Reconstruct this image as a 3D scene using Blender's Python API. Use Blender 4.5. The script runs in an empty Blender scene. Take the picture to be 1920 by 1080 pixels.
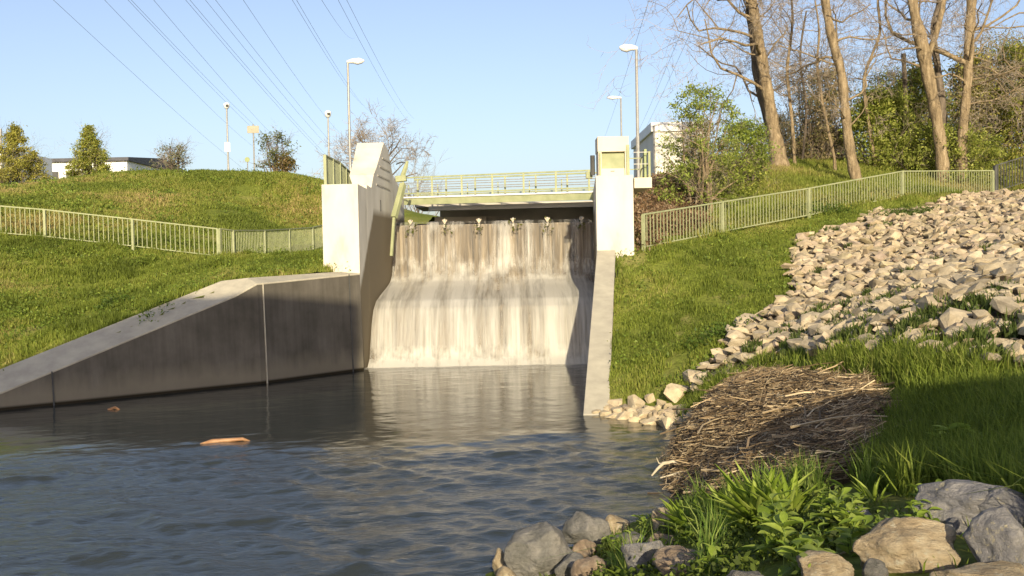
import bpy, bmesh, math, random
import numpy as np
from mathutils import Vector, Matrix, noise

random.seed(7)
rng = np.random.default_rng(7)
S = bpy.context.scene
COL = S.collection
R = math.radians

# ------------------------------------------------------------------ camera
F = 1900.0 / 1920.0                  # focal length / sensor width
CAM_Z = 3.5
PITCH, ROLL = math.atan(60 / 1900), R(-1.12)
CM = Matrix.Rotation(R(90) - PITCH, 3, 'X') @ Matrix.Rotation(ROLL, 3, 'Z')
cam_d = bpy.data.cameras.new('camera')
cam_d.sensor_width = 36
cam_d.lens = 36 * F
cam_d.clip_start, cam_d.clip_end = 0.05, 3000
cam = bpy.data.objects.new('camera', cam_d)
COL.objects.link(cam)
cam.matrix_world = Matrix.Translation((0, 0, CAM_Z)) @ CM.to_4x4()
S.camera = cam
CMN = np.array(CM)

# ------------------------------------------------------------------ light
SUN_AZ, SUN_EL = R(4.5), R(19)        # azimuth from straight behind the camera, towards +X
W = bpy.data.worlds.new('World'); S.world = W; W.use_nodes = True
nt = W.node_tree; nt.nodes.clear()
sky = nt.nodes.new('ShaderNodeTexSky'); sky.sky_type = 'NISHITA'; sky.sun_disc = False
sky.sun_elevation = SUN_EL; sky.sun_rotation = R(180) - SUN_AZ
sky.air_density = 1.0; sky.dust_density = 1.8; sky.ozone_density = 3.0
bg = nt.nodes.new('ShaderNodeBackground'); bg.inputs['Strength'].default_value = 0.115
ow = nt.nodes.new('ShaderNodeOutputWorld')
hs0 = nt.nodes.new('ShaderNodeHueSaturation'); hs0.inputs['Saturation'].default_value = .85
tint = nt.nodes.new('ShaderNodeMix'); tint.data_type = 'RGBA'; tint.blend_type = 'MULTIPLY'; tint.inputs[0].default_value = 1
tint.inputs[7].default_value = (1.05, .975, .99, 1)
nt.links.new(sky.outputs[0], hs0.inputs['Color']); nt.links.new(hs0.outputs[0], tint.inputs[6]); nt.links.new(tint.outputs[2], bg.inputs[0]); nt.links.new(bg.outputs[0], ow.inputs[0])
SD = Vector((math.sin(SUN_AZ) * math.cos(SUN_EL), -math.cos(SUN_AZ) * math.cos(SUN_EL), math.sin(SUN_EL)))
sl = bpy.data.lights.new('sun', 'SUN'); sl.energy = 4.4; sl.angle = R(0.5); sl.color = (1.0, 0.86, 0.60)
so = bpy.data.objects.new('sun', sl); COL.objects.link(so)
so.rotation_euler = SD.to_track_quat('Z', 'Y').to_euler(); so.location = (5, -20, 30)
S.view_settings.view_transform = 'Standard'; S.view_settings.look = 'None'
S.view_settings.gamma = 1; S.view_settings.use_curve_mapping = False
S.view_settings.exposure = 0.68
S.cycles.max_bounces = 8; S.cycles.transparent_max_bounces = 24

# ------------------------------------------------------------------ pixel helpers (1920x1080 picture space -> world)
def ray(px, py):
    d = CM @ Vector(((px - 960) / 1900, (540 - py) / 1900, -1))
    return d
def P(px, py, Y):
    d = ray(px, py); t = Y / d.y
    return Vector((d.x * t, Y, CAM_Z + d.z * t))
def proj(x, y, z):
    p = np.stack([x, y, z - CAM_Z], -1) @ CMN        # = CM^T * v
    w = -p[..., 2]
    w = np.where(w > 0.05, w, 0.05)
    return 960 + 1900 * p[..., 0] / w, 540 - 1900 * p[..., 1] / w, w
def in_poly(px, py, poly):
    px = np.asarray(px); py = np.asarray(py)
    inside = np.zeros(px.shape, bool)
    n = len(poly)
    for i in range(n):
        x1, y1 = poly[i]; x2, y2 = poly[(i + 1) % n]
        if y1 == y2: continue
        c = ((y1 > py) != (y2 > py)) & (px < (x2 - x1) * (py - y1) / (y2 - y1) + x1)
        inside ^= c
    return inside

# ------------------------------------------------------------------ object helpers
def tag(o, label=None, cat=None, group=None, kind=None):
    if label: o['label'] = label
    if cat: o['category'] = cat
    if group: o['group'] = group
    if kind: o['kind'] = kind
    return o
def empty(name, loc=(0, 0, 0), label=None, cat=None, group=None, kind=None, rz=0):
    o = bpy.data.objects.new(name, None); COL.objects.link(o); o.location = loc
    o.rotation_euler = (0, 0, rz); o.empty_display_size = .2
    return tag(o, label, cat, group, kind)
def link(name, mesh, parent=None, loc=(0, 0, 0), rot=None, scale=None):
    o = bpy.data.objects.new(name, mesh); COL.objects.link(o)
    o.location = loc
    if rot is not None: o.rotation_euler = rot
    if scale is not None: o.scale = scale
    if parent: o.parent = parent
    return o
class MB:
    def __init__(s): s.v = []; s.f = []
    def box(s, x0, x1, y0, y1, z0, z1):
        b = len(s.v)
        s.v += [(x0, y0, z0), (x1, y0, z0), (x1, y1, z0), (x0, y1, z0), (x0, y0, z1), (x1, y0, z1), (x1, y1, z1), (x0, y1, z1)]
        s.f += [(b, b+3, b+2, b+1), (b+4, b+5, b+6, b+7), (b, b+1, b+5, b+4), (b+1, b+2, b+6, b+5), (b+2, b+3, b+7, b+6), (b+3, b, b+4, b+7)]
        return s
    def beam(s, a, b, w, h, up=Vector((0, 0, 1))):
        a, b = Vector(a), Vector(b); d = (b - a).normalized()
        u = d.cross(up)
        if u.length < 1e-3: u = d.cross(Vector((0, 1, 0)))
        u.normalize(); v = u.cross(d).normalized()
        k = len(s.v)
        for p in (a, b):
            for (i, j) in ((-1, -1), (1, -1), (1, 1), (-1, 1)):
                s.v.append(tuple(p + u * (i * w / 2) + v * (j * h / 2)))
        s.f += [(k, k+1, k+2, k+3), (k+7, k+6, k+5, k+4)] + [(k+(i+1) % 4, k+i, k+4+i, k+4+(i+1) % 4) for i in range(4)]
        return s
    def tube(s, pts, rad, n=6, cap=True):
        pts = [Vector(p) for p in pts]
        if not hasattr(rad, '__len__'): rad = [rad] * len(pts)
        k0 = len(s.v); u = None
        for i, p in enumerate(pts):
            d = (pts[min(i+1, len(pts)-1)] - pts[max(i-1, 0)])
            if d.length < 1e-9: d = Vector((0, 0, 1))
            d.normalize()
            if u is None:
                u = d.orthogonal().normalized()
            else:
                u = u - d * u.dot(d)
                if u.length < 1e-4: u = d.orthogonal()
                u.normalize()
            w = d.cross(u)
            for j in range(n):
                a = 2 * math.pi * j / n
                s.v.append(tuple(p + (u * math.cos(a) + w * math.sin(a)) * rad[i]))
        for i in range(len(pts) - 1):
            for j in range(n):
                a = k0 + i * n + j; b = k0 + i * n + (j+1) % n
                s.f.append((a, b, b + n, a + n))
        if cap:
            s.f.append(tuple(k0 + j for j in reversed(range(n))))
            e = k0 + (len(pts)-1) * n
            s.f.append(tuple(e + j for j in range(n)))
        return s
    def prism(s, prof, x0f, x1f):
        """profile [(y,z)] extruded between x0f(y) and x1f(y)"""
        k = len(s.v); n = len(prof)
        s.v += [(x0f(y), y, z) for y, z in prof] + [(x1f(y), y, z) for y, z in prof]
        s.f.append(tuple(range(k, k+n))); s.f.append(tuple(reversed(range(k+n, k+2*n))))
        for i in range(n):
            j = (i+1) % n
            s.f.append((k+j, k+i, k+n+i, k+n+j))
        return s
    def mesh(s, name, mat, smooth=False):
        m = bpy.data.meshes.new(name); m.from_pydata([tuple(v) for v in s.v], [], s.f)
        bm = bmesh.new(); bm.from_mesh(m); bmesh.ops.recalc_face_normals(bm, faces=bm.faces); bm.to_mesh(m); bm.free()
        if mat: m.materials.append(mat)
        if smooth: m.polygons.foreach_set('use_smooth', [True] * len(m.polygons))
        m.update(); return m
    def build(s, name, mat, parent=None, smooth=False, bevel=0):
        o = link(name, s.mesh(name, mat, smooth), parent)
        if bevel:
            b = o.modifiers.new('bevel', 'BEVEL'); b.width = bevel; b.segments = 2; b.limit_method = 'ANGLE'
        return o
def np_mesh(name, V, faces, mat, colors=None, smooth=False, vec=None):
    """faces: (n,3) or (n,4) int array"""
    m = bpy.data.meshes.new(name)
    nf, k = faces.shape
    m.vertices.add(len(V)); m.vertices.foreach_set('co', V.astype(np.float32).ravel())
    m.loops.add(nf * k); m.loops.foreach_set('vertex_index', faces.astype(np.int32).ravel())
    m.polygons.add(nf)
    m.polygons.foreach_set('loop_start', np.arange(0, nf * k, k, dtype=np.int32))
    m.polygons.foreach_set('use_smooth', np.full(nf, smooth))
    m.update(calc_edges=True)
    if colors is not None:
        a = m.attributes.new('tone', 'FLOAT_COLOR', 'POINT')
        c = np.ones((len(V), 4), np.float32); c[:, :3] = colors
        a.data.foreach_set('color', c.ravel())
    if vec is not None:
        a = m.attributes.new('flow', 'FLOAT_VECTOR', 'POINT'); a.data.foreach_set('vector', vec.astype(np.float32).ravel())
    m.materials.append(mat)
    m.validate()
    return m

# ------------------------------------------------------------------ materials
def newmat(name):
    m = bpy.data.materials.new(name); m.use_nodes = True
    n = m.node_tree; n.nodes.clear()
    out = n.nodes.new('ShaderNodeOutputMaterial'); b = n.nodes.new('ShaderNodeBsdfPrincipled')
    n.links.new(b.outputs[0], out.inputs[0])
    return m, n, b, out
def N(n, t, **kw):
    x = n.nodes.new(t)
    for k, v in kw.items():
        if k in x.inputs.keys() if hasattr(x.inputs, 'keys') else False: x.inputs[k].default_value = v
        else: setattr(x, k, v)
    return x
def ramp(n, fac, stops):
    r = n.nodes.new('ShaderNodeValToRGB')
    e = r.color_ramp.elements
    while len(e) < len(stops): e.new(0.5)
    for i, (p, c) in enumerate(stops):
        e[i].position = p
        e[i].color = (c, c, c, 1) if not hasattr(c, '__len__') else (*c, 1)
    n.links.new(fac, r.inputs[0]); return r
def noise_tex(n, vec, scale, detail=4, rough=.55, dist=0):
    t = n.nodes.new('ShaderNodeTexNoise'); t.inputs['Scale'].default_value = scale
    t.inputs['Detail'].default_value = detail; t.inputs['Roughness'].default_value = rough; t.inputs['Distortion'].default_value = dist
    n.links.new(vec, t.inputs['Vector']); return t
def bumpn(n, b, h, strength, dist):
    bp = n.nodes.new('ShaderNodeBump'); bp.inputs['Strength'].default_value = strength; bp.inputs['Distance'].default_value = dist
    n.links.new(h, bp.inputs['Height']); n.links.new(bp.outputs[0], b.inputs['Normal']); return bp
def scaled(n, vec, s):
    mp = n.nodes.new('ShaderNodeMapping'); mp.inputs['Scale'].default_value = s
    n.links.new(vec, mp.inputs['Vector']); return mp.outputs[0]
def basic(name, c1, c2, scale=2.0, rough=.8, bump=.3, bdist=.01, bscale=30, spec=.3, coords='pos', metal=0, sc=(1, 1, 1), perobj=0, c3=None):
    m, n, b, out = newmat(name)
    if coords == 'pos':
        g = n.nodes.new('ShaderNodeNewGeometry'); vec = g.outputs['Position']
    else:
        g = n.nodes.new('ShaderNodeTexCoord'); vec = g.outputs['Object']
        oi = n.nodes.new('ShaderNodeObjectInfo'); ad = n.nodes.new('ShaderNodeVectorMath'); ad.operation = 'ADD'
        n.links.new(vec, ad.inputs[0])
        ml = n.nodes.new('ShaderNodeMath'); ml.operation = 'MULTIPLY'; ml.inputs[1].default_value = 37
        n.links.new(oi.outputs['Random'], ml.inputs[0]); n.links.new(ml.outputs[0], ad.inputs[1]); vec = ad.outputs[0]
    v2 = scaled(n, vec, sc)
    t = noise_tex(n, v2, scale, 6, .6)
    st = [(.3, c1), (.7, c2)] if c3 is None else [(.28, c1), (.52, c2), (.72, c3)]
    r = ramp(n, t.outputs['Fac'], st)
    col = r.outputs[0]
    if perobj:
        oi = n.nodes.new('ShaderNodeObjectInfo')
        hs = n.nodes.new('ShaderNodeHueSaturation')
        mr = n.nodes.new('ShaderNodeMapRange'); mr.inputs['To Min'].default_value = 1 - perobj; mr.inputs['To Max'].default_value = 1 + perobj
        n.links.new(oi.outputs['Random'], mr.inputs['Value']); n.links.new(mr.outputs[0], hs.inputs['Value'])
        n.links.new(col, hs.inputs['Color']); col = hs.outputs[0]
    n.links.new(col, b.inputs['Base Color'])
    b.inputs['Roughness'].default_value = rough; b.inputs['Metallic'].default_value = metal
    b.inputs['Specular IOR Level'].default_value = spec
    if bump:
        t2 = noise_tex(n, vec, bscale, 6, .65); bumpn(n, b, t2.outputs['Fac'], bump, bdist)
    return m
def leafmat(name, tint=(1, 1, 1), trans=.45, rough=.55):
    """colour comes from the per-leaf attribute; part of the light passes through the leaf"""
    m, n, b, out = newmat(name)
    a = n.nodes.new('ShaderNodeAttribute'); a.attribute_name = 'tone'
    mx = n.nodes.new('ShaderNodeMix'); mx.data_type = 'RGBA'; mx.blend_type = 'MULTIPLY'; mx.inputs[0].default_value = 1
    n.links.new(a.outputs['Color'], mx.inputs[6]); mx.inputs[7].default_value = (*tint, 1)
    n.links.new(mx.outputs[2], b.inputs['Base Color']); b.inputs['Roughness'].default_value = rough
    b.inputs['Specular IOR Level'].default_value = .25
    tr = n.nodes.new('ShaderNodeBsdfTranslucent'); n.links.new(mx.outputs[2], tr.inputs[0])
    ms = n.nodes.new('ShaderNodeMixShader'); ms.inputs[0].default_value = trans
    n.links.new(b.outputs[0], ms.inputs[1]); n.links.new(tr.outputs[0], ms.inputs[2]); n.links.new(ms.outputs[0], out.inputs[0])
    return m

MT = {}
MT['white_plaster'] = basic('white_plaster', (.66, .63, .55), (.80, .77, .69), 1.2, .85, .25, .01, 12, sc=(1, 1, .35))
MT['concrete'] = basic('concrete', (.36, .33, .28), (.50, .46, .38), 1.4, .9, .35, .01, 25)
MT['coping'] = basic('coping', (.33, .30, .235), (.46, .42, .32), 2.2, .92, .4, .01, 25)
MT['beige'] = basic('beige_panel', (.58, .50, .38), (.64, .56, .44), 2, .7, .1)
MT['green_paint'] = basic('green_paint', (.24, .26, .135), (.335, .35, .20), 3, .6, .1, .002, 60)
MT['green_dark'] = basic('green_dark_paint', (.22, .26, .12), (.30, .34, .16), 3, .6, .1)
MT['galv'] = basic('galvanised_steel', (.24, .235, .22), (.33, .32, .30), 5, .5, .05, metal=.3)
MT['dark_steel'] = basic('dark_steel', (.05, .05, .05), (.09, .09, .08), 3, .6, .1)
MT['white_paint'] = basic('white_paint', (.74, .73, .70), (.82, .81, .78), 2, .5, .05)
MT['lamp_glass'] = basic('lamp_glass', (.45, .46, .45), (.55, .55, .54), 3, .25, 0, spec=.6)
MT['wire'] = basic('wire', (.36, .38, .42), (.42, .44, .48), 3, .6, 0)
MT['dark_roof'] = basic('dark_roof', (.06, .06, .07), (.10, .10, .11), 2, .7, .1)
MT['sign_yellow'] = basic('sign_back', (.30, .27, .20), (.36, .33, .25), 5, .6, .05)
MT['bark'] = basic('bark', (.10, .075, .045), (.24, .18, .105), 2.6, .95, 1.0, .07, 8, sc=(3, 3, .6), c3=(.36, .285, .18))
MT['bark_dark'] = basic('bark_dark', (.07, .055, .04), (.20, .16, .12), 2.5, .95, .8, .03, 9, sc=(3, 3, .5))
MT['twig'] = basic('twig', (.20, .16, .12), (.34, .28, .21), 2, .9, .2)
MT['stone'] = basic('riprap_stone', (.24, .195, .13), (.38, .315, .215), 3.0, .9, .7, .02, 18, coords='obj', perobj=.25, c3=(.50, .42, .29))
MT['stone_toe'] = basic('toe_stone', (.34, .27, .18), (.48, .39, .25), 4.0, .9, .5, .02, 18, coords='obj', perobj=.12, c3=(.55, .46, .30))
MT['dead_stick'] = leafmat('dead_stick', trans=0, rough=.85)
MT['leaf'] = leafmat('leaf'); MT['grassblade'] = leafmat('grass_blade', trans=.45, rough=.6)
MT['orange_wood'] = basic('orange_wood', (.24, .12, .055), (.38, .22, .11), 8, .5, .3, .005, 30)
MT['pale_wood'] = basic('pale_wood', (.38, .32, .22), (.52, .45, .32), 9, .8, .4, .004, 40)

def boulder_mat(name, c1, c2, c3, lichen=None):
    m, n, b, out = newmat(name)
    tc = n.nodes.new('ShaderNodeTexCoord'); vec = tc.outputs['Object']
    t = noise_tex(n, vec, 3.2, 8, .65, .6); r = ramp(n, t.outputs['Fac'], [(.3, c1), (.5, c2), (.68, c3)])
    v = noise_tex(n, scaled(n, vec, (1, 1.7, 3)), 4, 8, .7, 1.6)
    r2 = ramp(n, v.outputs['Fac'], [(.35, .55), (.5, 1.0), (.62, .8)])
    mx = n.nodes.new('ShaderNodeMix'); mx.data_type = 'RGBA'; mx.blend_type = 'MULTIPLY'; mx.inputs[0].default_value = .6
    n.links.new(r.outputs[0], mx.inputs[6]); n.links.new(r2.outputs[0], mx.inputs[7]); col = mx.outputs[2]
    if lichen:
        l = noise_tex(n, vec, 11, 6, .7); rl = ramp(n, l.outputs['Fac'], [(.56, 0.), (.66, 1.)])
        m2 = n.nodes.new('ShaderNodeMix'); m2.data_type = 'RGBA'; n.links.new(rl.outputs[0], m2.inputs[0])
        n.links.new(col, m2.inputs[6]); m2.inputs[7].default_value = (*lichen, 1); col = m2.outputs[2]
    n.links.new(col, b.inputs['Base Color']); b.inputs['Roughness'].default_value = .85; b.inputs['Specular IOR Level'].default_value = .3
    t2 = noise_tex(n, vec, 14, 10, .7, .4); ad = n.nodes.new('ShaderNodeMath'); ad.operation = 'ADD'
    n.links.new(t2.outputs['Fac'], ad.inputs[0]); n.links.new(v.outputs['Fac'], ad.inputs[1])
    bumpn(n, b, ad.outputs[0], .9, .03)
    return m
MT['b_ochre'] = boulder_mat('boulder_ochre', (.24, .18, .11), (.38, .30, .19), (.50, .42, .29), (.42, .38, .28))
MT['b_grey'] = boulder_mat('boulder_grey', (.13, .13, .14), (.23, .22, .22), (.33, .31, .29), (.36, .32, .22))
MT['b_brown'] = boulder_mat('boulder_brown', (.20, .145, .10), (.32, .24, .165), (.40, .33, .24))
MT['b_wet'] = boulder_mat('boulder_wet_grey', (.09, .09, .08), (.19, .18, .16), (.27, .25, .22))
MT['b_moss'] = boulder_mat('boulder_mossy', (.035, .045, .015), (.07, .08, .03), (.12, .12, .06))

# wing wall concrete: damp dark face with weathered streaks and pale tide band by the water
def wet_wall():
    m, n, b, out = newmat('wing_wall_concrete')
    g = n.nodes.new('ShaderNodeNewGeometry'); pos = g.outputs['Position']
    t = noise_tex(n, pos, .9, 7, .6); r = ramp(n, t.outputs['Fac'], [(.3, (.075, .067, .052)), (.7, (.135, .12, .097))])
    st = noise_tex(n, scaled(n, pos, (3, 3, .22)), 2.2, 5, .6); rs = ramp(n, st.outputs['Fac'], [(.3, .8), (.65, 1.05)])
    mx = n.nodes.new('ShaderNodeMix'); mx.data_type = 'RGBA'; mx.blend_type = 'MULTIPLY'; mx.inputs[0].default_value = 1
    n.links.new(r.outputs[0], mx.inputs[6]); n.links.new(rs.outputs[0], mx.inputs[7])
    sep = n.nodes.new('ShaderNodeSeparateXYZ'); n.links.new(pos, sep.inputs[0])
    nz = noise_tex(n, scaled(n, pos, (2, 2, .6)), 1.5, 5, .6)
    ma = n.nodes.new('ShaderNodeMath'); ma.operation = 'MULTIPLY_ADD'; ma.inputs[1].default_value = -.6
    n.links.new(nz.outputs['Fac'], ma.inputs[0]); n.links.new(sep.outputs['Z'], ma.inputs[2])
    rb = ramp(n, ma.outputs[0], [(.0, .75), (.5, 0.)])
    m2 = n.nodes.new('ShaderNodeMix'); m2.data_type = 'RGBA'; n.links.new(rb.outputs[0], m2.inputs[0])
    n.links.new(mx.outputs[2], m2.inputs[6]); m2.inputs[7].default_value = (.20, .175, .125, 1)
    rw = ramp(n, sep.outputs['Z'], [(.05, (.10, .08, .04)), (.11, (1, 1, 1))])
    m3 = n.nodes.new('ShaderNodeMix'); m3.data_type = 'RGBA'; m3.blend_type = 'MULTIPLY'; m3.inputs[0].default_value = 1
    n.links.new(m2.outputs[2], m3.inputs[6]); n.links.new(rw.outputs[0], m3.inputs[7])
    n.links.new(m3.outputs[2], b.inputs['Base Color']); b.inputs['Roughness'].default_value = .85; b.inputs['Specular IOR Level'].default_value = .25
    t2 = noise_tex(n, pos, 22, 8, .7); bumpn(n, b, t2.outputs['Fac'], .35, .01)
    return m
MT['wing'] = wet_wall()

def weir_mat():
    m, n, b, out = newmat('wet_weir_face')
    g = n.nodes.new('ShaderNodeNewGeometry'); pos = g.outputs['Position']
    st = noise_tex(n, scaled(n, pos, (5, 1, .16)), 1.6, 7, .65, .3)
    r = ramp(n, st.outputs['Fac'], [(.32, (.02, .015, .009)), (.5, (.115, .085, .048)), (.70, (.30, .24, .155))])
    n.links.new(r.outputs[0], b.inputs['Base Color']); b.inputs['Roughness'].default_value = .45
    bumpn(n, b, st.outputs['Fac'], .6, .05)
    return m
MT['weir'] = weir_mat()

def pier_mat():
    # white plaster above, with shade painted in towards the water
    m, n, b, out = newmat('pier_plaster')
    g = n.nodes.new('ShaderNodeNewGeometry'); pos = g.outputs['Position']
    t = noise_tex(n, scaled(n, pos, (1, 1, .4)), 1.4, 6, .6); r = ramp(n, t.outputs['Fac'], [(.28, (.42, .385, .30)), (.42, (.56, .52, .43)), (.7, (.65, .61, .52))])
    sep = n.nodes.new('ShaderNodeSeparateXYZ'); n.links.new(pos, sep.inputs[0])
    # cast shade painted in as a dark zone: its upper edge climbs towards the falls
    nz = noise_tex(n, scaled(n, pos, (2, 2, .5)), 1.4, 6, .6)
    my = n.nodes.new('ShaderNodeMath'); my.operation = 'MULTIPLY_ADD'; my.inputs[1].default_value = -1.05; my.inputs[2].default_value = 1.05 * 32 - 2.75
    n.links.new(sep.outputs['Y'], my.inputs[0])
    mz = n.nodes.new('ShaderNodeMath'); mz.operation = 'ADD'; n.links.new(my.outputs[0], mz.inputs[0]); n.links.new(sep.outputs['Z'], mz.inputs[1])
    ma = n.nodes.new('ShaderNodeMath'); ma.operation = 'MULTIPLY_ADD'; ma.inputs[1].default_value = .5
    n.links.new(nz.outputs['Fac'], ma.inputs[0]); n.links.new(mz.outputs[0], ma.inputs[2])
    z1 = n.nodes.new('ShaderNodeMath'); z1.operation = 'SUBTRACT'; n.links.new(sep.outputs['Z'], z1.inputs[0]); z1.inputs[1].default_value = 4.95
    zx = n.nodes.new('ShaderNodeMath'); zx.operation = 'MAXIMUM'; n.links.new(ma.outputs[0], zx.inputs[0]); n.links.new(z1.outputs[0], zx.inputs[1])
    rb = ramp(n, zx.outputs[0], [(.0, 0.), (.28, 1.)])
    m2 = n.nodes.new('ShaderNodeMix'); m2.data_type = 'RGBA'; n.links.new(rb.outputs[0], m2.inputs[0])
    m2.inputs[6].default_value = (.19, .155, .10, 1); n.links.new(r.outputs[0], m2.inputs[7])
    n.links.new(m2.outputs[2], b.inputs['Base Color']); b.inputs['Roughness'].default_value = .85; b.inputs['Specular IOR Level'].default_value = .2
    t2 = noise_tex(n, pos, 14, 8, .7); bumpn(n, b, t2.outputs['Fac'], .25, .01)
    return m
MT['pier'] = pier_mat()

def fall_mat(name, lo, hi, white):
    m, n, b, out = newmat(name)
    a = n.nodes.new('ShaderNodeAttribute'); a.attribute_name = 'flow'
    t1 = noise_tex(n, scaled(n, a.outputs['Vector'], (1.6, .07, 1)), 1.6, 8, .66, .2)
    t2 = noise_tex(n, scaled(n, a.outputs['Vector'], (9, .5, 1)), 1.5, 5, .6)
    t0 = noise_tex(n, scaled(n, a.outputs['Vector'], (.8, .03, 1)), 1.7, 3, .5)
    a0 = n.nodes.new('ShaderNodeMath'); a0.operation = 'MULTIPLY_ADD'; a0.inputs[1].default_value = .9; 
    n.links.new(t0.outputs['Fac'], a0.inputs[0]); n.links.new(t1.outputs['Fac'], a0.inputs[2])
    a00 = n.nodes.new('ShaderNodeMath'); a00.operation = 'SUBTRACT'; a00.inputs[1].default_value = .45; n.links.new(a0.outputs[0], a00.inputs[0])
    ad = n.nodes.new('ShaderNodeMath'); ad.operation = 'MULTIPLY_ADD'; ad.inputs[1].default_value = .35
    n.links.new(t2.outputs['Fac'], ad.inputs[0]); n.links.new(a00.outputs[0], ad.inputs[2])
    sp = n.nodes.new('ShaderNodeSeparateXYZ'); n.links.new(a.outputs['Vector'], sp.inputs[0])
    a2 = n.nodes.new('ShaderNodeMath'); a2.operation = 'MULTIPLY_ADD'; a2.inputs[1].default_value = .45
    n.links.new(sp.outputs['Z'], a2.inputs[0]); n.links.new(ad.outputs[0], a2.inputs[2])
    cov = ramp(n, a2.outputs[0], [(lo, .04), (hi, .93)])
    b.inputs['Base Color'].default_value = (*white, 1); b.inputs['Roughness'].default_value = .35
    tl = n.nodes.new('ShaderNodeBsdfTranslucent'); tl.inputs[0].default_value = (*white, 1)
    m0 = n.nodes.new('ShaderNodeMixShader'); m0.inputs[0].default_value = .3
    n.links.new(b.outputs[0], m0.inputs[1]); n.links.new(tl.outputs[0], m0.inputs[2])
    tr = n.nodes.new('ShaderNodeBsdfTransparent'); ms = n.nodes.new('ShaderNodeMixShader')
    n.links.new(cov.outputs[0], ms.inputs[0]); n.links.new(tr.outputs[0], ms.inputs[1]); n.links.new(m0.outputs[0], ms.inputs[2])
    n.links.new(ms.outputs[0], out.inputs[0])
    bumpn(n, b, ad.outputs[0], .5, .06)
    return m
MT['fall'] = fall_mat('falling_water', .47, .98, (.66, .635, .56))

def water_mat():
    m, n, b, out = newmat('river_water')
    g = n.nodes.new('ShaderNodeNewGeometry'); pos = g.outputs['Position']
    a = n.nodes.new('ShaderNodeAttribute'); a.attribute_name = 'flow'
    sep = n.nodes.new('ShaderNodeSeparateXYZ'); n.links.new(a.outputs['Vector'], sep.inputs[0])
    b.inputs['Base Color'].default_value = (.028, .033, .030, 1)
    b.inputs['Roughness'].default_value = .07; b.inputs['IOR'].default_value = 1.38; b.inputs['Specular IOR Level'].default_value = .5
    # foam where the fall strikes the pool (flow.x = foam amount)
    fn = noise_tex(n, scaled(n, pos, (1, 2.5, 1)), 3.5, 7, .7, .5)
    ad = n.nodes.new('ShaderNodeMath'); ad.operation = 'MULTIPLY_ADD'; ad.inputs[1].default_value = 1.
    n.links.new(sep.outputs['X'], ad.inputs[0]); n.links.new(fn.outputs['Fac'], ad.inputs[2])
    rf = ramp(n, ad.outputs[0], [(.74, 0.), (.98, 1.)])
    mx = n.nodes.new('ShaderNodeMix'); mx.data_type = 'RGBA'; n.links.new(rf.outputs[0], mx.inputs[0])
    mx.inputs[6].default_value = (.028, .033, .030, 1); mx.inputs[7].default_value = (.62, .58, .48, 1)
    n.links.new(mx.outputs[2], b.inputs['Base Color'])
    mr = ramp(n, rf.outputs[0], [(0., .07), (1., .6)]); n.links.new(mr.outputs[0], b.inputs['Roughness'])
    w1 = noise_tex(n, scaled(n, pos, (1, 2.2, 1)), 5, 6, .6, .4)
    bp = bumpn(n, b, w1.outputs['Fac'], .25, .03)
    am = n.nodes.new('ShaderNodeMath'); am.operation = 'MULTIPLY_ADD'; am.inputs[1].default_value = .5; am.inputs[2].default_value = .07
    n.links.new(sep.outputs['Y'], am.inputs[0]); n.links.new(am.outputs[0], bp.inputs['Strength'])
    return m
MT['water'] = water_mat()

def ground_mat(name, c1, c2, c3, sc=.8):
    m, n, b, out = newmat(name)
    g = n.nodes.new('ShaderNodeNewGeometry'); pos = g.outputs['Position']
    t = noise_tex(n, pos, sc, 8, .65, .3); r = ramp(n, t.outputs['Fac'], [(.3, c1), (.5, c2), (.7, c3)])
    f = noise_tex(n, pos, 9, 6, .7); rf = ramp(n, f.outputs['Fac'], [(.35, .6), (.62, 1.15)])
    mx = n.nodes.new('ShaderNodeMix'); mx.data_type = 'RGBA'; mx.blend_type = 'MULTIPLY'; mx.inputs[0].default_value = 1
    n.links.new(r.outputs[0], mx.inputs[6]); n.links.new(rf.outputs[0], mx.inputs[7]); n.links.new(mx.outputs[2], b.inputs['Base Color'])
    b.inputs['Roughness'].default_value = .95; b.inputs['Specular IOR Level'].default_value = .1
    t2 = noise_tex(n, pos, 6, 8, .75); bumpn(n, b, t2.outputs['Fac'], .8, .08)
    return m
MT['turf'] = ground_mat('turf', (.12, .15, .022), (.18, .205, .035), (.26, .235, .08), .5)
MT['soil'] = ground_mat('soil', (.07, .05, .03), (.12, .09, .055), (.17, .13, .08), 1.2)

# ------------------------------------------------------------------ terrain
def tps_fit(pts):
    p = np.array(pts, float); n = len(p)
    d = np.hypot(p[:, None, 0] - p[None, :, 0], p[:, None, 1] - p[None, :, 1])
    K = np.where(d > 0, d * d * np.log(np.maximum(d, 1e-9)), 0) + np.eye(n) * .4
    Q = np.c_[np.ones(n), p[:, :2]]
    A = np.block([[K, Q], [Q.T, np.zeros((3, 3))]])
    w = np.linalg.solve(A, np.r_[p[:, 2], 0, 0, 0])
    return p[:, :2], w
def tps_eval(fit, x, y):
    c, w = fit; x = np.asarray(x, float); y = np.asarray(y, float); sh = x.shape
    x = x.ravel(); y = y.ravel(); out = np.zeros(len(x))
    for s in range(0, len(x), 60000):
        xs, ys = x[s:s+60000], y[s:s+60000]
        d2 = (xs[:, None] - c[None, :, 0])**2 + (ys[:, None] - c[None, :, 1])**2
        out[s:s+60000] = (.5 * d2 * np.log(np.maximum(d2, 1e-12))) @ w[:len(c)] + w[-3] + w[-2] * xs + w[-1] * ys
    return out.reshape(sh)
def pp(px, py, Y):
    v = P(px, py, Y); return (v.x, v.y, v.z)
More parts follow.
